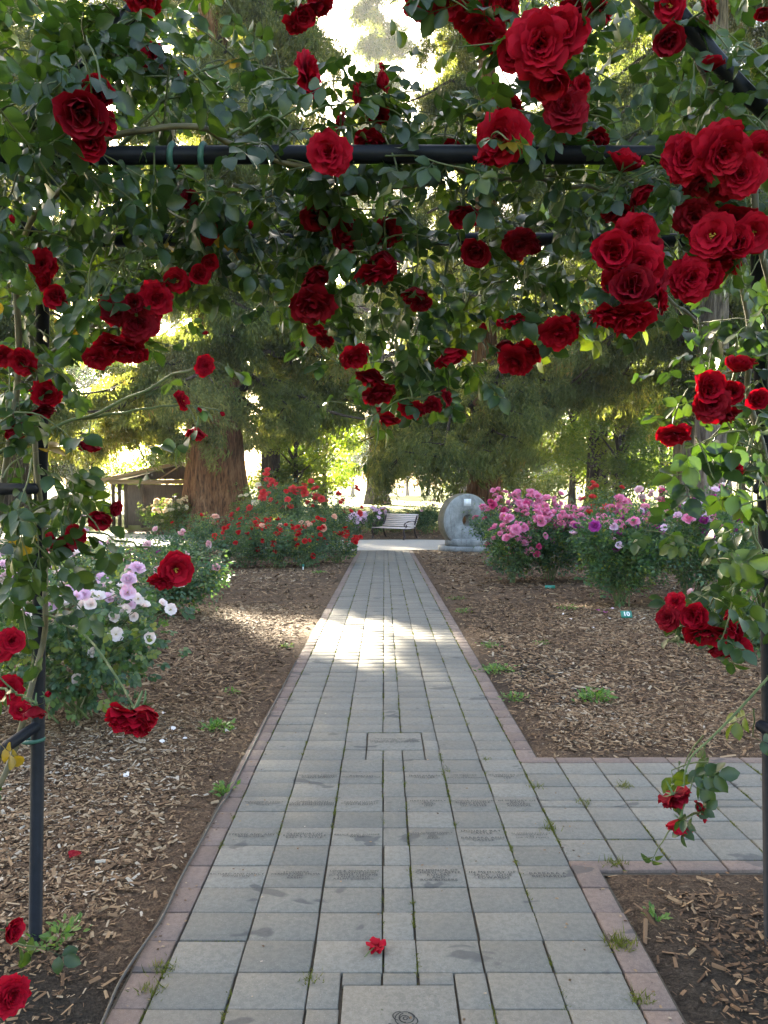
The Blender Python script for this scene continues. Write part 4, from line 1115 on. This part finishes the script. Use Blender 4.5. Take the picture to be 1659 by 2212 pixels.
bush('sunlit yellow green bush right of the big trunk', -3.9, 22.8, .8, 1.5, [('cream', 18, .12, .5, 1.3)], 'bush_leaf_light', n=1500, nstem=12, lsize=.06, tint=.65)
# round the bench
bush('mauve pink rose bush left of the park bench', -1.05, 23.4, .55, .7, [('lavender', 34, .13, .35, 1.5)], n=700, nstem=10, lsize=.06)
bush('mauve rose bush close behind the left end of the bench', -.25, 24.3, .5, .7, [('lavender', 26, .12, .4, 1.5)], n=700, nstem=9, lsize=.06)
bush('low rose bush with small red blooms behind the bench', .35, 25.4, .9, .75, [('pale_pink', 9, .11, .7, 1.3), ('bush_red', 4, .09, .8, 1.3)], n=1500, nstem=12, lsize=.06)
bush('green bush between the bench and the millstone', 1.35, 24.6, .7, .85, [('pale_pink', 5, .10, .7, 1.3)], n=1300, nstem=11, lsize=.06, cat='bush', group=None)
# right beds
bush('pink and white rose bush nearest the path on the right', 2.05, 12.3, .55, .98, [('pink', 60, .12, .5, 1.3), ('hot_pink', 6, .11, .3, .7)], n=1500, nstem=13)
bush('pink rose bush second from the path in the right bed', 2.75, 12.5, .62, 1.1, [('pink', 74, .12, .55, 1.25)], n=1500, nstem=13)
bush('pink rose bush third from the path, beside the magenta one', 3.45, 12.6, .65, 1.2, [('pink', 66, .12, .55, 1.25)], n=1300, nstem=12, tint=.6)
bush('pink rose bush behind the front pink row', 2.3, 15.0, .7, 1.3, [('pink', 34, .12, .6, 1.25), ('hot_pink', 8, .12, .6, 1.25)], n=1300, nstem=12)
bush('bushy rose with a few magenta blooms behind the number sign', 3.05, 9.85, .70, 1.22, [('magenta', 16, .10, .35, 1.3), ('pink', 9, .11, .8, 1.3), ('lavender', 5, .10, .5, 1.1)], n=2300, nstem=16, low=.08)
bush('purple rose bush at the right end of the bed', 4.05, 10.1, .8, 1.25, [('magenta', 18, .105, .5, 1.3), ('pink', 8, .11, .8, 1.3), ('lavender', 12, .10, .5, 1.3)], n=2200, nstem=16, low=.08)
bush('salmon rose bush with tall stems before the grey trunk', 5.2, 14.4, .7, 1.5, [('hot_pink', 16, .13, .7, 1.35), ('pale_pink', 14, .12, .6, 1.3)], n=1300, nstem=11)
bush('orange red rose bush behind the magenta one', 4.15, 14.2, .7, 1.3, [('coral', 14, .12, .75, 1.35)], n=1400, nstem=12, tint=.6)
bush('white rose bush at far right behind the purple one', 6.3, 14.8, .7, 1.35, [('white', 20, .13, .6, 1.35), ('pale_pink', 5, .12, .6, 1.3)], n=1300, nstem=11)
bush('rose bush with small pink blooms at the right picture edge', 5.3, 11.3, .7, 1.1, [('pale_pink', 6, .10, .5, 1.3), ('lavender', 5, .1, .5, 1.3)], n=1500, nstem=12)
bush('low dark rose bush beside the right arbor post', 3.45, 7.1, .55, .62, [('pale_pink', 4, .09, .5, 1.3)], n=1100, nstem=10)
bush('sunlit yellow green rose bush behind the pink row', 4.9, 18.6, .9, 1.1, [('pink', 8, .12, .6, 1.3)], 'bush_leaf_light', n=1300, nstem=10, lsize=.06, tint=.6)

bush('leafy green rose bush filling the gap between the pink and purple bushes', 3.85, 11.6, .6, 1.22, [('pink', 22, .11, .7, 1.3), ('magenta', 3, .1, .6, 1.2)], n=1700, nstem=12, tint=.62)
bush('tall pink rose bush at the back of the right bed', 3.2, 15.6, .7, 1.45, [('pink', 40, .13, .7, 1.35)], n=1300, nstem=12)
# ------------------------------------------------------------------ trees
def trunk(acc, h, r, flare, seed, seg=96, lean=(0, 0), ridge=.05):
    rs = np.random.default_rng(seed)
    zz = np.concatenate([np.linspace(-.3, 3, 18), np.linspace(3.6, h, 16)])
    th = np.linspace(0, 2 * math.pi, seg, endpoint=False)
    ph = rs.uniform(0, 6.28, 6)
    V = []
    for z in zz:
        t = max(z, 0) / h
        rr = r * (1 - .9 * t) * (1 + flare * math.exp(-max(z, 0) / .85)) + .02
        rid = 1 + ridge * (np.sin(7 * th + ph[0] + .5 * math.sin(z * .4)) + .7 * np.sin(13 * th + ph[1] + .4 * z) + .5 * np.sin(19 * th + ph[2] - .3 * z) + .55 * np.sin(31 * th + ph[3] + .9 * math.sin(z * 1.1))) * (1 + 1.2 * math.exp(-max(z, 0) / 1.0))
        V.append(np.stack([rr * rid * np.cos(th) + lean[0] * z, rr * rid * np.sin(th) + lean[1] * z, np.full(seg, z)], 1))
    n = len(zz)
    i_, j_ = np.meshgrid(np.arange(n - 1), np.arange(seg), indexing='ij')
    i_ = i_.ravel(); j_ = j_.ravel(); k_ = (j_ + 1) % seg
    acc.add(np.concatenate(V), np.stack([i_ * seg + j_, i_ * seg + k_, (i_ + 1) * seg + k_, (i_ + 1) * seg + j_], 1))

def spray_t(seed, n=46):
    """Hanging clump of cord-like conifer sprays, about 1 m long, growing along +Y with -Z down."""
    rs = np.random.default_rng(seed)
    V = []; Fc = []; T = []; k = 0
    for q in range(n):
        p = np.array([rs.normal(0, .16), rs.uniform(-.1, .75), rs.normal(0, .10)])
        d = norm(np.array([rs.normal(0, .55), rs.uniform(.2, 1.0), rs.normal(-.5, .5)]))
        L = rs.uniform(.15, .38); w = rs.uniform(.020, .038)
        s = norm(np.cross(d, rs.normal(size=3)))
        m = p + d * L * .5; e = p + d * L + np.array([0, 0, -.28 * L])
        V += [p, m - s * w + [0, 0, .03 * L], m + s * w + [0, 0, .03 * L], e]
        Fc += [(k, k + 2, k + 1), (k + 1, k + 2, k + 3)]
        T += [rs.normal(0, .12)] * 4
        k += 4
    return np.array(V), np.array(Fc), np.array(T)
SPR = [spray_t(200 + k) for k in range(6)]

def conifer(h, r_tr, flare, z_low, R, n_limb, seed, per=62, bark='bark_red', leafm='sequoia', size=.55, top=1.0, az_w=None, droop=.35, clump=1.0, lowmin=None):
    """Returns (trunk mesh, limbs mesh, crown mesh)."""
    global rng
    keep_rng = rng
    rng = np.random.default_rng(seed)
    tr = Acc(); trunk(tr, h, r_tr, flare, seed)
    lm = Acc(); cr = Acc()
    POS = []; DIR = []; TI = []; SZ = []
    for k in range(n_limb):
        u = (k + rng.uniform(0, 1)) / n_limb
        z0 = z_low + (h * .97 - z_low) * u ** 1.25
        t = (z0 - z_low) / (h - z_low)
        Rz = R * (1.0 - .80 * t ** 1.3) * rng.uniform(.62, 1.12)
        az = rng.uniform(0, 6.283)
        if az_w is not None and t < az_w[2]:
            for tries in range(6):
                if rng.random() < .5 - .5 * math.cos(az - az_w[0]) ** 1 + az_w[1]: break
                az = rng.uniform(0, 6.283)
        o = np.array([math.cos(az), math.sin(az), 0]); sd = np.array([-o[1], o[0], 0])
        dr = droop * rng.uniform(.5, 1.5) * (1 - .5 * t)
        ctrl = [np.array([0, 0, z0]) + o * r_tr * .3 * (1 - t), np.array([0, 0, z0 + .10 * Rz]) + o * Rz * .35 + sd * rng.normal(0, .06) * Rz,
                np.array([0, 0, z0 - dr * Rz * .45]) + o * Rz * .72 + sd * rng.normal(0, .12) * Rz, np.array([0, 0, z0 - dr * Rz * .75]) + o * Rz + sd * rng.normal(0, .15) * Rz]
        if lowmin is not None:
            for c in ctrl[1:]: c[2] = max(c[2], lowmin + rng.uniform(0, .6))
        pts = curve_pts(ctrl, 12)
        lm.tube(pts, np.linspace(.05 + .10 * (1 - t) * r_tr, .015, len(pts)), 6, caps=False)
        npc = int(per * (.35 + .65 * Rz / R))
        nb = 7
        bt = rng.normal(0, .13)
        for b in range(nb):
            s = rng.uniform(.22, 1.0); i_ = min(len(pts) - 2, int(s * (len(pts) - 1)))
            p0 = pts[i_]; sg = -1 if b % 2 else 1
            bl = Rz * rng.uniform(.12, .34) * (1.1 - .5 * s)
            d = norm(sd * sg * rng.uniform(.4, 1) + o * rng.uniform(.3, .9) + np.array([0, 0, rng.normal(-.35, .25)]))
            p1 = p0 + d * bl + np.array([0, 0, -.25 * bl])
            lm.tube([p0, (p0 + p1) / 2 + [0, 0, .05 * bl], p1], [.022, .014, .006], 4, caps=False)
            m = max(3, npc // nb)
            q = rng.beta(1.4, .9, m)
            P = p0 + (p1 - p0) * q[:, None] + rng.normal(0, .16 * size / .55, (m, 3))
            D = d + rng.normal(0, .4, (m, 3)) + np.array([0, 0, -.4])
            POS.append(P); DIR.append(D); TI.append(np.full(m, .42 + bt) + rng.normal(0, .1, m)); SZ.append(size * rng.uniform(.65, 1.3, m))
    POS = np.concatenate(POS); DIR = np.concatenate(DIR); TI = np.concatenate(TI); SZ = np.concatenate(SZ)
    Rm = frames(DIR, np.stack([rng.normal(0, .3, len(POS)), rng.normal(0, .3, len(POS)), np.ones(len(POS))], 1))
    pk = rng.integers(0, len(SPR), len(POS))
    for k in range(len(SPR)):
        m = pk == k
        tv, tf, tt = SPR[k]
        scatter(cr, tv, tf, Rm[m], POS[m], SZ[m], np.clip(TI[m][:, None] + tt[None], 0, 1))
    out = (tr.mesh('trunk', M[bark], True), lm.mesh('limbs', M['bark_dark'], True), cr.mesh('crown', M[leafm], False))
    rng = keep_rng
    return out

def broad(h, r_tr, R, z_low, seed, n=9000, leaf=.16, leafm='broadleaf', bark='bark_dark', nblob=26):
    global rng
    keep_rng = rng
    rng = np.random.default_rng(seed)
    tr = Acc(); trunk(tr, h * .7, r_tr, .4, seed, 14, (rng.normal(0, .02), rng.normal(0, .02)), .03)
    lm = Acc(); cr = Acc()
    P = []; T = []
    for b in range(nblob):
        u = rng.random(); z = z_low + (h - z_low) * (b + u) / nblob
        rr = R * math.sin(math.pi * min(1, max(.12, .12 + .83 * (z - z_low) / (h - z_low)))) ** .7
        an = rng.uniform(0, 6.283); q = math.sqrt(rng.random()) * rr * .85
        c = np.array([q * math.cos(an), q * math.sin(an), z])
        lm.tube(curve_pts([np.array([0, 0, max(z_low * .7, z * .62)]), c * [.5, .5, 1] - [0, 0, .08 * h], c], 6), np.linspace(.05 * h * .12 + .02, .012, 7), 5, caps=False)
        m = n // nblob
        s = R * rng.uniform(.24, .42)
        d = norm(rng.normal(size=(m, 3))) * (rng.random(m) ** (1 / 2.2))[:, None]
        P.append(c + d * s * np.array([1.2, 1.2, .72])); T.append(np.full(m, .5 + rng.normal(0, .16)) + rng.normal(0, .12, m))
    P = np.concatenate(P); T = np.clip(np.concatenate(T), 0, 1)
    R_ = frames(rng.normal(size=P.shape) + [0, 0, -.4], rng.normal(0, .6, P.shape) + [0, 0, .8])
    scatter(cr, SM * np.array([1.1, 1, 1]), SMF, R_, P, leaf * rng.uniform(.6, 1.4, len(P)), T)
    out = (tr.mesh('trunk', M[bark], True), lm.mesh('limbs', M['bark_dark'], True), cr.mesh('crown', M[leafm], False))
    rng = keep_rng
    return out
def plant_tree(kit, name, x, y, label, cat='tree', group=None, rz=0.0, s=1.0, sz=1.0):
    x, y, z0, ks = place(x, y)
    root = empty(name, (x, y, z0), label, cat, group, rz)
    root.scale = (s * ks, s * ks, s * sz * ks)
    for nm, me in zip(('trunk', 'limbs', 'crown'), kit):
        link(nm, me, root)
    return root
def px_x(px, y): return (px - 829.5) / F_D * y

S1 = conifer(32, .92, .62, 4.0, 5.6, 150, 301, 125, size=.62, droop=.36, lowmin=3.3, az_w=(1.57, .12, .45))
S2 = conifer(30, .58, .45, 3.0, 5.6, 100, 302, 130, size=.62, droop=.36, lowmin=2.35, az_w=(1.2, .18, .5))
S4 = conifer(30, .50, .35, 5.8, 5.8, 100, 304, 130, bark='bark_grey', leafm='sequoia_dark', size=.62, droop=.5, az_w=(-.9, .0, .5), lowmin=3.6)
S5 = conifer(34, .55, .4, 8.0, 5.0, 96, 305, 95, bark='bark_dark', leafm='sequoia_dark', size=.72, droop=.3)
GC = 'giant conifers of the garden'
plant_tree(S1, 'sequoia_tree', px_x(468, 26.2), 26.2, 'huge reddish sequoia trunk with flared base behind the left rose bed', 'tree', GC)
plant_tree(S2, 'sequoia_tree', px_x(1048, 29), 29, 'reddish conifer standing directly behind the upright millstone', 'tree', GC)
plant_tree(S4, 'cedar_tree', px_x(1535, 24), 24, 'grey barked conifer with dark drooping boughs on the right', 'tree', GC)
plant_tree(S5, 'conifer_tree', px_x(585, 46), 46, 'tall dark conifer rising just right of the huge trunk', 'tree', GC, .7)
plant_tree(S5, 'conifer_tree', px_x(452, 56), 56, 'tall dark conifer far behind the huge trunk', 'tree', GC, 3.7, 1.15)
plant_tree(S5, 'conifer_tree', px_x(815, 64), 64, 'very tall far conifer closing the sky above the hanging roses', 'tree', GC, 1.9, 1.3)
plant_tree(S5, 'conifer_tree', px_x(1000, 60), 60, 'pale distant conifer above the millstone', 'tree', GC, 5.0, 1.0)
plant_tree(S5, 'conifer_tree', px_x(30, 35), 35, 'tall conifer with high crown added for shade left of the shed', 'tree', GC, 2.9, 1.05)  # added tree: high crown shades the foreground, lets low sun pass beneath
plant_tree(S2, 'sequoia_tree', px_x(-60, 42), 42, 'bright backlit conifer behind the small shed', 'tree', GC, 4.0, 1.0)
plant_tree(S5, 'conifer_tree', px_x(1290, 44), 44, 'dark conifer behind the gap between millstone and grey trunk', 'tree', GC, 2.4)
plant_tree(S1, 'sequoia_tree', -14.3, 21.5, 'wide drooping sequoia added for its shade, branch tips reaching in at the left edge', 'tree', GC, 1.4, .95)  # added tree, trunk out of view, put here to shade the foreground
plant_tree(S4, 'cedar_tree', 11.8, 30, 'second grey conifer at the far right edge', 'tree', GC, 3.4)

B1 = broad(9, .16, 3.4, 1.0, 401, 22000, .17)
B2 = broad(12, .22, 4.2, 1.6, 402, 22000, .20)
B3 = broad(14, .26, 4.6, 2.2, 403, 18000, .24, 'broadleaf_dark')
GB = 'broadleaf trees beyond the garden'
for n, (kit, px, y, lab, s) in enumerate((
    (B1, 1120, 44, 'sunlit maple just right of the millstone', 1.0), (B2, 1235, 50, 'yellow green tree between millstone and grey trunk', 1.0),
    (B1, 1335, 41, 'bright low tree with dark crooked limbs behind the pink roses', .95), (B2, 1430, 56, 'backlit tree just left of the grey trunk', 1.0),
    (B1, 640, 46, 'sunlit yellow green tree right of the huge trunk', 1.0), (B2, 700, 60, 'bright leafy tree left of the open park view', .9),
    (B1, 610, 58, 'low sunlit tree beyond the huge trunk', .8), (B2, 330, 52, 'yellow green tree behind the shed roof', .9),
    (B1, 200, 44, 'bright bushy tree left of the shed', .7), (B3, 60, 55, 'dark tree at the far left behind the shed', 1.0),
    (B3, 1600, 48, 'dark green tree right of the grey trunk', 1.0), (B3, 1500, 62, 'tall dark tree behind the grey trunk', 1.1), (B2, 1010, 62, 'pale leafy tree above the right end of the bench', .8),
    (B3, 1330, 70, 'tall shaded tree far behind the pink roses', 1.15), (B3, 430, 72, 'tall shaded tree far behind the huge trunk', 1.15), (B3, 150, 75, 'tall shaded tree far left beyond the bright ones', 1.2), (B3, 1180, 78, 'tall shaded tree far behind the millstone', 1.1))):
    plant_tree(kit, 'broadleaf_tree', px_x(px, y), y, lab, 'tree', GB, n * 1.3, s)
B4 = broad(10, .2, 3.8, 2.6, 404, 5000, .34, 'broadleaf_dark')
for n, (px, y, s, lab) in enumerate(((762, 105, 1.1, 'distant park tree left of the pale lawn'), (800, 122, 1.2, 'distant park tree seen over the bench back'), (838, 140, 1.35, 'most distant park tree at the end of the axis'),
    (880, 118, 1.1, 'distant park tree above the bench right end'), (925, 128, 1.25, 'distant park tree just left of the millstone'), (715, 132, 1.4, 'distant park tree behind the coral roses'), (975, 112, 1.2, 'distant park tree hidden partly by the millstone'))):
    plant_tree(B4, 'park_tree', px_x(px, y), y, lab, 'tree', 'distant park trees', n * 1.7, s)

# ------------------------------------------------------------------ millstone, bench, shed, signs
def lathe(acc, prof, seg=64, axis_mat=None, c=(0, 0, 0)):
    th = np.linspace(0, 2 * math.pi, seg, endpoint=False)
    V = np.concatenate([np.stack([r * np.cos(th), r * np.sin(th), np.full(seg, z)], 1) for r, z in prof])
    if axis_mat is not None: V = V @ np.array(axis_mat).T
    n = len(prof)
    i_, j_ = np.meshgrid(np.arange(n - 1), np.arange(seg), indexing='ij')
    i_ = i_.ravel(); j_ = j_.ravel(); k_ = (j_ + 1) % seg
    acc.add(V + np.asarray(c), np.stack([i_ * seg + j_, i_ * seg + k_, (i_ + 1) * seg + k_, (i_ + 1) * seg + j_], 1))
mx, my = px_x(1003, 18.3), 18.3
mx, my, mz, mk = place(mx, my)
ms = empty('millstone', (mx, my, mz - .01), 'upright grey millstone on a stepped base with a small white plaque', 'millstone', rotz=rad(24))
ms.scale = (mk, mk, mk)
ax = Matrix.Rotation(rad(90), 3, 'X')
a = Acc(); Rw, rh, tk, zc = .63, .15, .18, .74
lathe(a, [(rh, -tk), (Rw - .03, -tk), (Rw, -tk + .03), (Rw + .006, -.03), (Rw - .004, 0), (Rw + .006, .03), (Rw, tk - .03), (Rw - .03, tk), (rh, tk), (rh, -tk)], 72, ax, (0, 0, zc))
o = a.build('wheel', M['stone'], ms)
a = Acc(); lathe(a, [(Rw - .01, -tk + .035), (Rw + .012, -tk + .05), (Rw + .012, tk - .05), (Rw - .01, tk - .035)], 72, ax, (0, 0, zc)); a.build('rim', M['stone_rim'], o)
a = Acc(); a.box((-.02, -tk - .006, zc + .43), (.19, .012, .17)); a.build('plaque', M['plaque'], o)
a = Acc(); lathe(a, [(0, .01), (.62, .01), (.62, .13), (.60, .145), (0, .145)], 48); lathe(a, [(0, .14), (.46, .145), (.46, .30), (.44, .315), (0, .315)], 48)
a.build('base', M['stone'], ms)

bx_, by_ = px_x(852, 22.6), 22.6
bx_, by_, bz_, bk_ = place(bx_, by_)
bn = empty('park_bench', (bx_, by_, bz_ - .004), 'sun bleached slatted park bench with dark scrolled iron ends', 'bench', rotz=rad(-36))
bn.scale = (bk_, bk_, bk_ * .76)
BLn = 1.18
a = Acc()
for k in range(7): a.box((0, -.30 + k * .072, .435 - .012 * math.sin(k / 6 * 3.14) ), (BLn, .056, .026), rx=.04 * (k - 3) / 3)
a.build('seat', M['bench_wood'], bn)
a = Acc()
for k in range(7):
    t = k / 6; a.box((0, .22 + .15 * t + .03 * math.sin(t * 3), .50 + t * .42), (BLn, .024, .054), rx=-.30)
a.build('backrest', M['bench_wood'], bn)
for s in (-1, 1):
    a = Acc(); x = s * (BLn / 2 - .03)
    a.tube(curve_pts([(x, -.34, .0), (x, -.30, .14), (x, -.34, .30), (x, -.30, .42)], 14), .028, 8)
    a.tube(curve_pts([(x, .38, .0), (x, .28, .16), (x, .22, .38), (x, .27, .62), (x, .40, .95)], 18), .028, 8)
    a.tube([(x, -.31, .41), (x, .0, .395), (x, .22, .42)], .018, 8)
    ef = a.build('end_frame', M['iron'], bn, True)
    a = Acc()
    sp = [(x, .27, .66), (x, .08, .70), (x, -.18, .66), (x, -.30, .58), (x, -.27, .50), (x, -.20, .52), (x, -.21, .57)]
    a.tube(curve_pts(sp, 30), .019, 8); a.tube(curve_pts([(x, -.30, .42), (x, -.22, .46), (x, -.16, .50), (x, -.20, .54)], 12), .014, 6)
    a.build('armrest', M['iron'], ef, True)

sx, sy = px_x(335, 29), 29.2
sx, sy, sz_, sk_ = place(sx, sy)
sh = empty('shed', (sx, sy, sz_), 'small open fronted wooden shed left of the huge trunk', 'shed', rotz=rad(6))
sh.scale = (sk_, sk_, sk_)
def shp(name, acc, m): return acc.build(name, m, sh)
PXs = 0.0175
for xx in (-1.38, -1.16, -.93, -.36, 1.6):
    a = Acc(); a.box((xx, -.9, .82), (.11, .11, 1.66)); shp('post', a, M['shed_post'])
a = Acc(); a.box((.1, -.9, 1.70), (3.2, .14, .16)); shp('beam', a, M['shed_beam'])
a = Acc(); a.box((-1.40, .2, 1.70), (.12, 2.0, .13)); shp('beam', a, M['shed_beam'])
a = Acc(); a.box((.70, -.78, .80), (2.0, .08, 1.60)); a.box((1.65, .1, .8), (.08, 1.8, 1.6)); a.box((.1, 1.1, .8), (3.1, .08, 1.6)); shp('wall', a, M['shed_wood'])
a = Acc()
ap = (1.05, 2.36)
for (x0, z0, x1, z1) in ((-1.75, 1.72, ap[0], ap[1]), (ap[0], ap[1], 2.5, 1.72)):
    L = math.hypot(x1 - x0, z1 - z0); an = math.atan2(z1 - z0, x1 - x0)
    a.box(((x0 + x1) / 2, .1, (z0 + z1) / 2 + .06), (L, 2.5, .05), ry=-an)
rf = shp('roof', a, M['shed_roof'])
for (x0, z0, x1, z1) in ((-1.75, 1.72, ap[0], ap[1]), (ap[0], ap[1], 2.5, 1.72)):
    a = Acc(); L = math.hypot(x1 - x0, z1 - z0); an = math.atan2(z1 - z0, x1 - x0)
    a.box(((x0 + x1) / 2, -1.16, (z0 + z1) / 2 + .03), (L, .05, .12), ry=-an); a.build('fascia', M['shed_beam'], rf)
a = Acc(); a.add([(-.9, -1.05, 1.79), (ap[0], -1.05, 2.32), (2.2, -1.05, 1.79), (-.9, -1.0, 1.79), (ap[0], -1.0, 2.32), (2.2, -1.0, 1.79)], [(0, 2, 1), (3, 4, 5), (0, 1, 4, 3), (1, 2, 5, 4)]); a.build('gable', M['shed_wood'], rf)
a = Acc(); a.tube([(.30, -1.08, 1.80), (ap[0], -1.08, 2.30)], .03, 6); shp('brace', a, M['shed_beam'])

def text_part(body, parent, loc, size, rot, m, name='lettering'):
    cu = bpy.data.curves.new(name, 'FONT'); cu.body = body; cu.align_x = 'CENTER'; cu.align_y = 'CENTER'; cu.size = size; cu.offset = size * .03
    o = bpy.data.objects.new(name, cu); COL.objects.link(o)
    dg = bpy.context.evaluated_depsgraph_get()
    me = bpy.data.meshes.new_from_object(o.evaluated_get(dg)); bpy.data.objects.remove(o)
    me.materials.clear()
    e = link(name, me, parent, m); e.location = loc; e.rotation_euler = rot
def sign(px, py, w, h, stake, tilt, label, rz=0, text=None, tsize=.06):
    p = on_ground(px, py)
    r = empty('plant_sign', (p[0], p[1], gz(p[0], p[1])), label, 'sign', 'green plant signs', rz)
    a = Acc(); a.box((0, .01, stake / 2 - .03), (.022, .008, stake + .06)); a.build('stake', M['sign_white'], r)
    a = Acc(); a.box((0, 0, stake), (w, .008, h), rx=-tilt); pn = a.build('panel', M['sign_green'], r)
    if text:
        text_part(text, pn, (0, -.0065 * math.cos(tilt) , stake + .0065 * math.sin(tilt)), tsize, (math.pi / 2 - tilt, 0, 0), M['sign_white'])
sign(477, 1240, .20, .10, .12, .9, 'green name sign on a white stake before the scarlet roses', .1, '- - -', .05)
sign(1353, 1338, .135, .10, .055, .75, 'green sign with a white number ten before the magenta roses', -.05, '10', .085)
sign(1188, 1274, .17, .055, .04, .5, 'low flat green sign under the front pink bushes', .05, '. . . .', .04)
sign(655, 1232, .05, .05, .10, .3, 'tiny turquoise tag stuck beside the scarlet bush at the path', .4)

# ------------------------------------------------------------------ weeds, petals, fallen flower
def weed(px, py, r, n, label, lz=.04, ht=.05):
    r *= rng.uniform(.65, .95); lz *= rng.uniform(.6, .95); ht *= rng.uniform(.6, 1.1); n = int(n * rng.uniform(.7, 1.2))
    p = on_ground(px, py)
    root = empty('weed', (p[0], p[1], gz(p[0], p[1])), label, 'weed', 'weeds along the path')
    a = Acc()
    pos = np.stack([rng.normal(0, r * .45, n), rng.normal(0, r * .45, n), rng.uniform(.004, ht, n)], 1)
    d = norm(pos * [1, 1, .5]) + rng.normal(0, .4, (n, 3)) + [0, 0, .35]
    scatter(a, SM * np.array([.9, 1, 1]), SMF, frames(d, rng.normal(0, .35, (n, 3)) + [0, -.2, 1]), pos, lz * rng.uniform(.6, 1.3, n), np.clip(rng.normal(.5, .22, n), 0, 1))
    for k in range(6):
        q = pos[rng.integers(n)]; a.tube([(0, 0, -.01), q * .5 + [0, 0, .01], q], [.003, .002, .0015], 4, caps=False, t=.4)
    a.build('leaves', M['weed'], root, True)
for w in ((1285, 1520, .13, 130, 'grey green weed alone in the chips right of the path', .05, .07), (1075, 1450, .16, 150, 'largest green weed along the right path edge'), (1060, 1400, .15, 90, 'loose weed patch above the largest right edge weed'),
          (985, 1295, .16, 90, 'small weed patch at the right edge far up the path'), (1000, 1325, .17, 80, 'flat weed patch just below the far right edge one'), (1110, 1510, .10, 70, 'yellowish weed touching the right red border'),
          (470, 1578, .12, 120, 'green weed in pale chips left of the path'), (482, 1712, .07, 70, 'bright yellow green weed at the left border beside the hose', .035, .06), (130, 2035, .12, 110, 'leafy weed in front of the left post base', .04, .05),
          (500, 1500, .08, 30, 'sparse little weed far up in the left chips'), (620, 1400, .10, 40, 'thin weed near the left border at mid path'), (690, 1240, .18, 90, 'weed under the scarlet roses at the left border'),
          (1170, 1395, .12, 30, 'thin pale weed in dark soil right of the path', .03, .03), (1230, 1320, .16, 90, 'grey weed left of the number ten sign', .04, .06), (1590, 1400, .12, 40, 'weed behind the hanging red cluster at the right'),
          (1420, 1985, .06, 24, 'tiny weed by the footing in the dark right corner', .03, .03), (270, 2200, .06, 40, 'mossy weed at the lower left border corner', .02, .03)):
    weed(*w)
# flower dropped on the path
p = on_ground(812, 2052)
ff = empty('fallen_rose', (p[0], p[1], .004), 'single crushed red rose lying on the brick path', 'fallen rose')
a = Acc()
for k in range(7):
    an = k * .9 + rng.normal(0, .2)
    petal(a, an, .034, .017, 1.35 + rng.normal(0, .3), 1.75, .004, .004 + .004 * (k % 3), .3, .4, (.4, .4, .1), seed=900 + k)
o = a.build('petals', M['red'], ff, True)
a = Acc(); a.tube(curve_pts([(-.002, -.004, .010), (-.02, -.03, .010), (-.036, -.052, .005)], 8), .0022, 6)
a.build('stalk', M['cane_green'], ff, True)
pe = [(165, 1855, 'pink red petal fallen on the left chips', 'dark_red'), (1290, 1326, 'violet petal left of the number sign', 'magenta'), (1308, 1330, 'larger violet petal beside the number sign', 'magenta'), (1322, 1322, 'pale violet petal nearest the number sign', 'lavender')]
for (px, py, lab, mt) in pe:
    p = on_ground(px, py); z = gz(p[0], p[1]) + .02
    a = Acc(); petal(a, rng.uniform(0, 6), .05, .028, 1.3, 1.8, -.02, 0, .3, .3, (.5, .3, .1), seed=int(px))
    o = a.build('fallen_petal', M[mt], None, True); o.location = (p[0], p[1], z)
    tag(o, lab, 'petal', 'petals lying on the ground')

# pale petals dropped round the white bush and grit blown over the path
a = Acc()
for k in range(14):
    px, py = rng.normal(330, 55), rng.normal(1590, 38)
    if k > 7: px, py = rng.normal(1330, 60), rng.normal(1335, 16)
    p = on_ground(px, py)
    b = Acc(); petal(b, 0, .03, .016, 1.3, 1.8, -.012, 0, .3, .4, (.5, .3, .1), 4, 4 + 1, seed=4000 + k)
    R = np.array(Euler((rng.normal(0, .3), rng.normal(0, .3), rng.uniform(0, 6.28))).to_matrix())
    for v_, f_ in zip(b.v, b.f[4]): a.add(v_ @ R.T + [p[0], p[1], gz(p[0], p[1]) + .016], f_, .6)
tag(a.build('petal_litter', M['white'], None, True), kind='stuff')
a = Acc()
n = 420
x = rng.uniform(XC[0], XC[-1], n) ; x = np.where(rng.random(n) < .55, np.where(rng.random(n) < .6, XC[0] + np.abs(rng.normal(0, .06, n)), XC[-1] - np.abs(rng.normal(0, .06, n))), x)
y = 1.9 + rng.beta(1, 2.2, n) * 11
T = np.array([(-.5, -.3, 0), (.5, -.22, 0), (.42, .3, .0), (-.4, .34, 0), (0, 0, .22)])
R = frames(np.stack([rng.normal(size=n), rng.normal(size=n), np.zeros(n)], 1), np.tile([0, 0, 1.0], (n, 1)))
scatter(a, T, np.array([(0, 1, 4), (1, 2, 4), (2, 3, 4), (3, 0, 4)]), R, np.stack([x, y, slope(y) + .0022], 1), rng.uniform(.004, .014, n), np.clip(rng.beta(1.2, 1.2, n), 0, 1))
tag(a.build('grit', M['chip']), kind='stuff')

# ------------------------------------------------------------------ morning haze over the whole garden
m, nt, p, out = new_mat('haze')
nt.nodes.remove(p)
vol = nt.nodes.new('ShaderNodeVolumePrincipled')
vol.inputs['Color'].default_value = (0.88, 0.92, 1.0, 1)
vol.inputs['Density'].default_value = 0.0005
vol.inputs['Anisotropy'].default_value = 0.35
nt.links.new(vol.outputs[0], out.inputs['Volume'])
a = Acc(); a.box((0, 90, 23.5), (420, 420, 50))
tag(a.build('haze', m), kind='stuff')
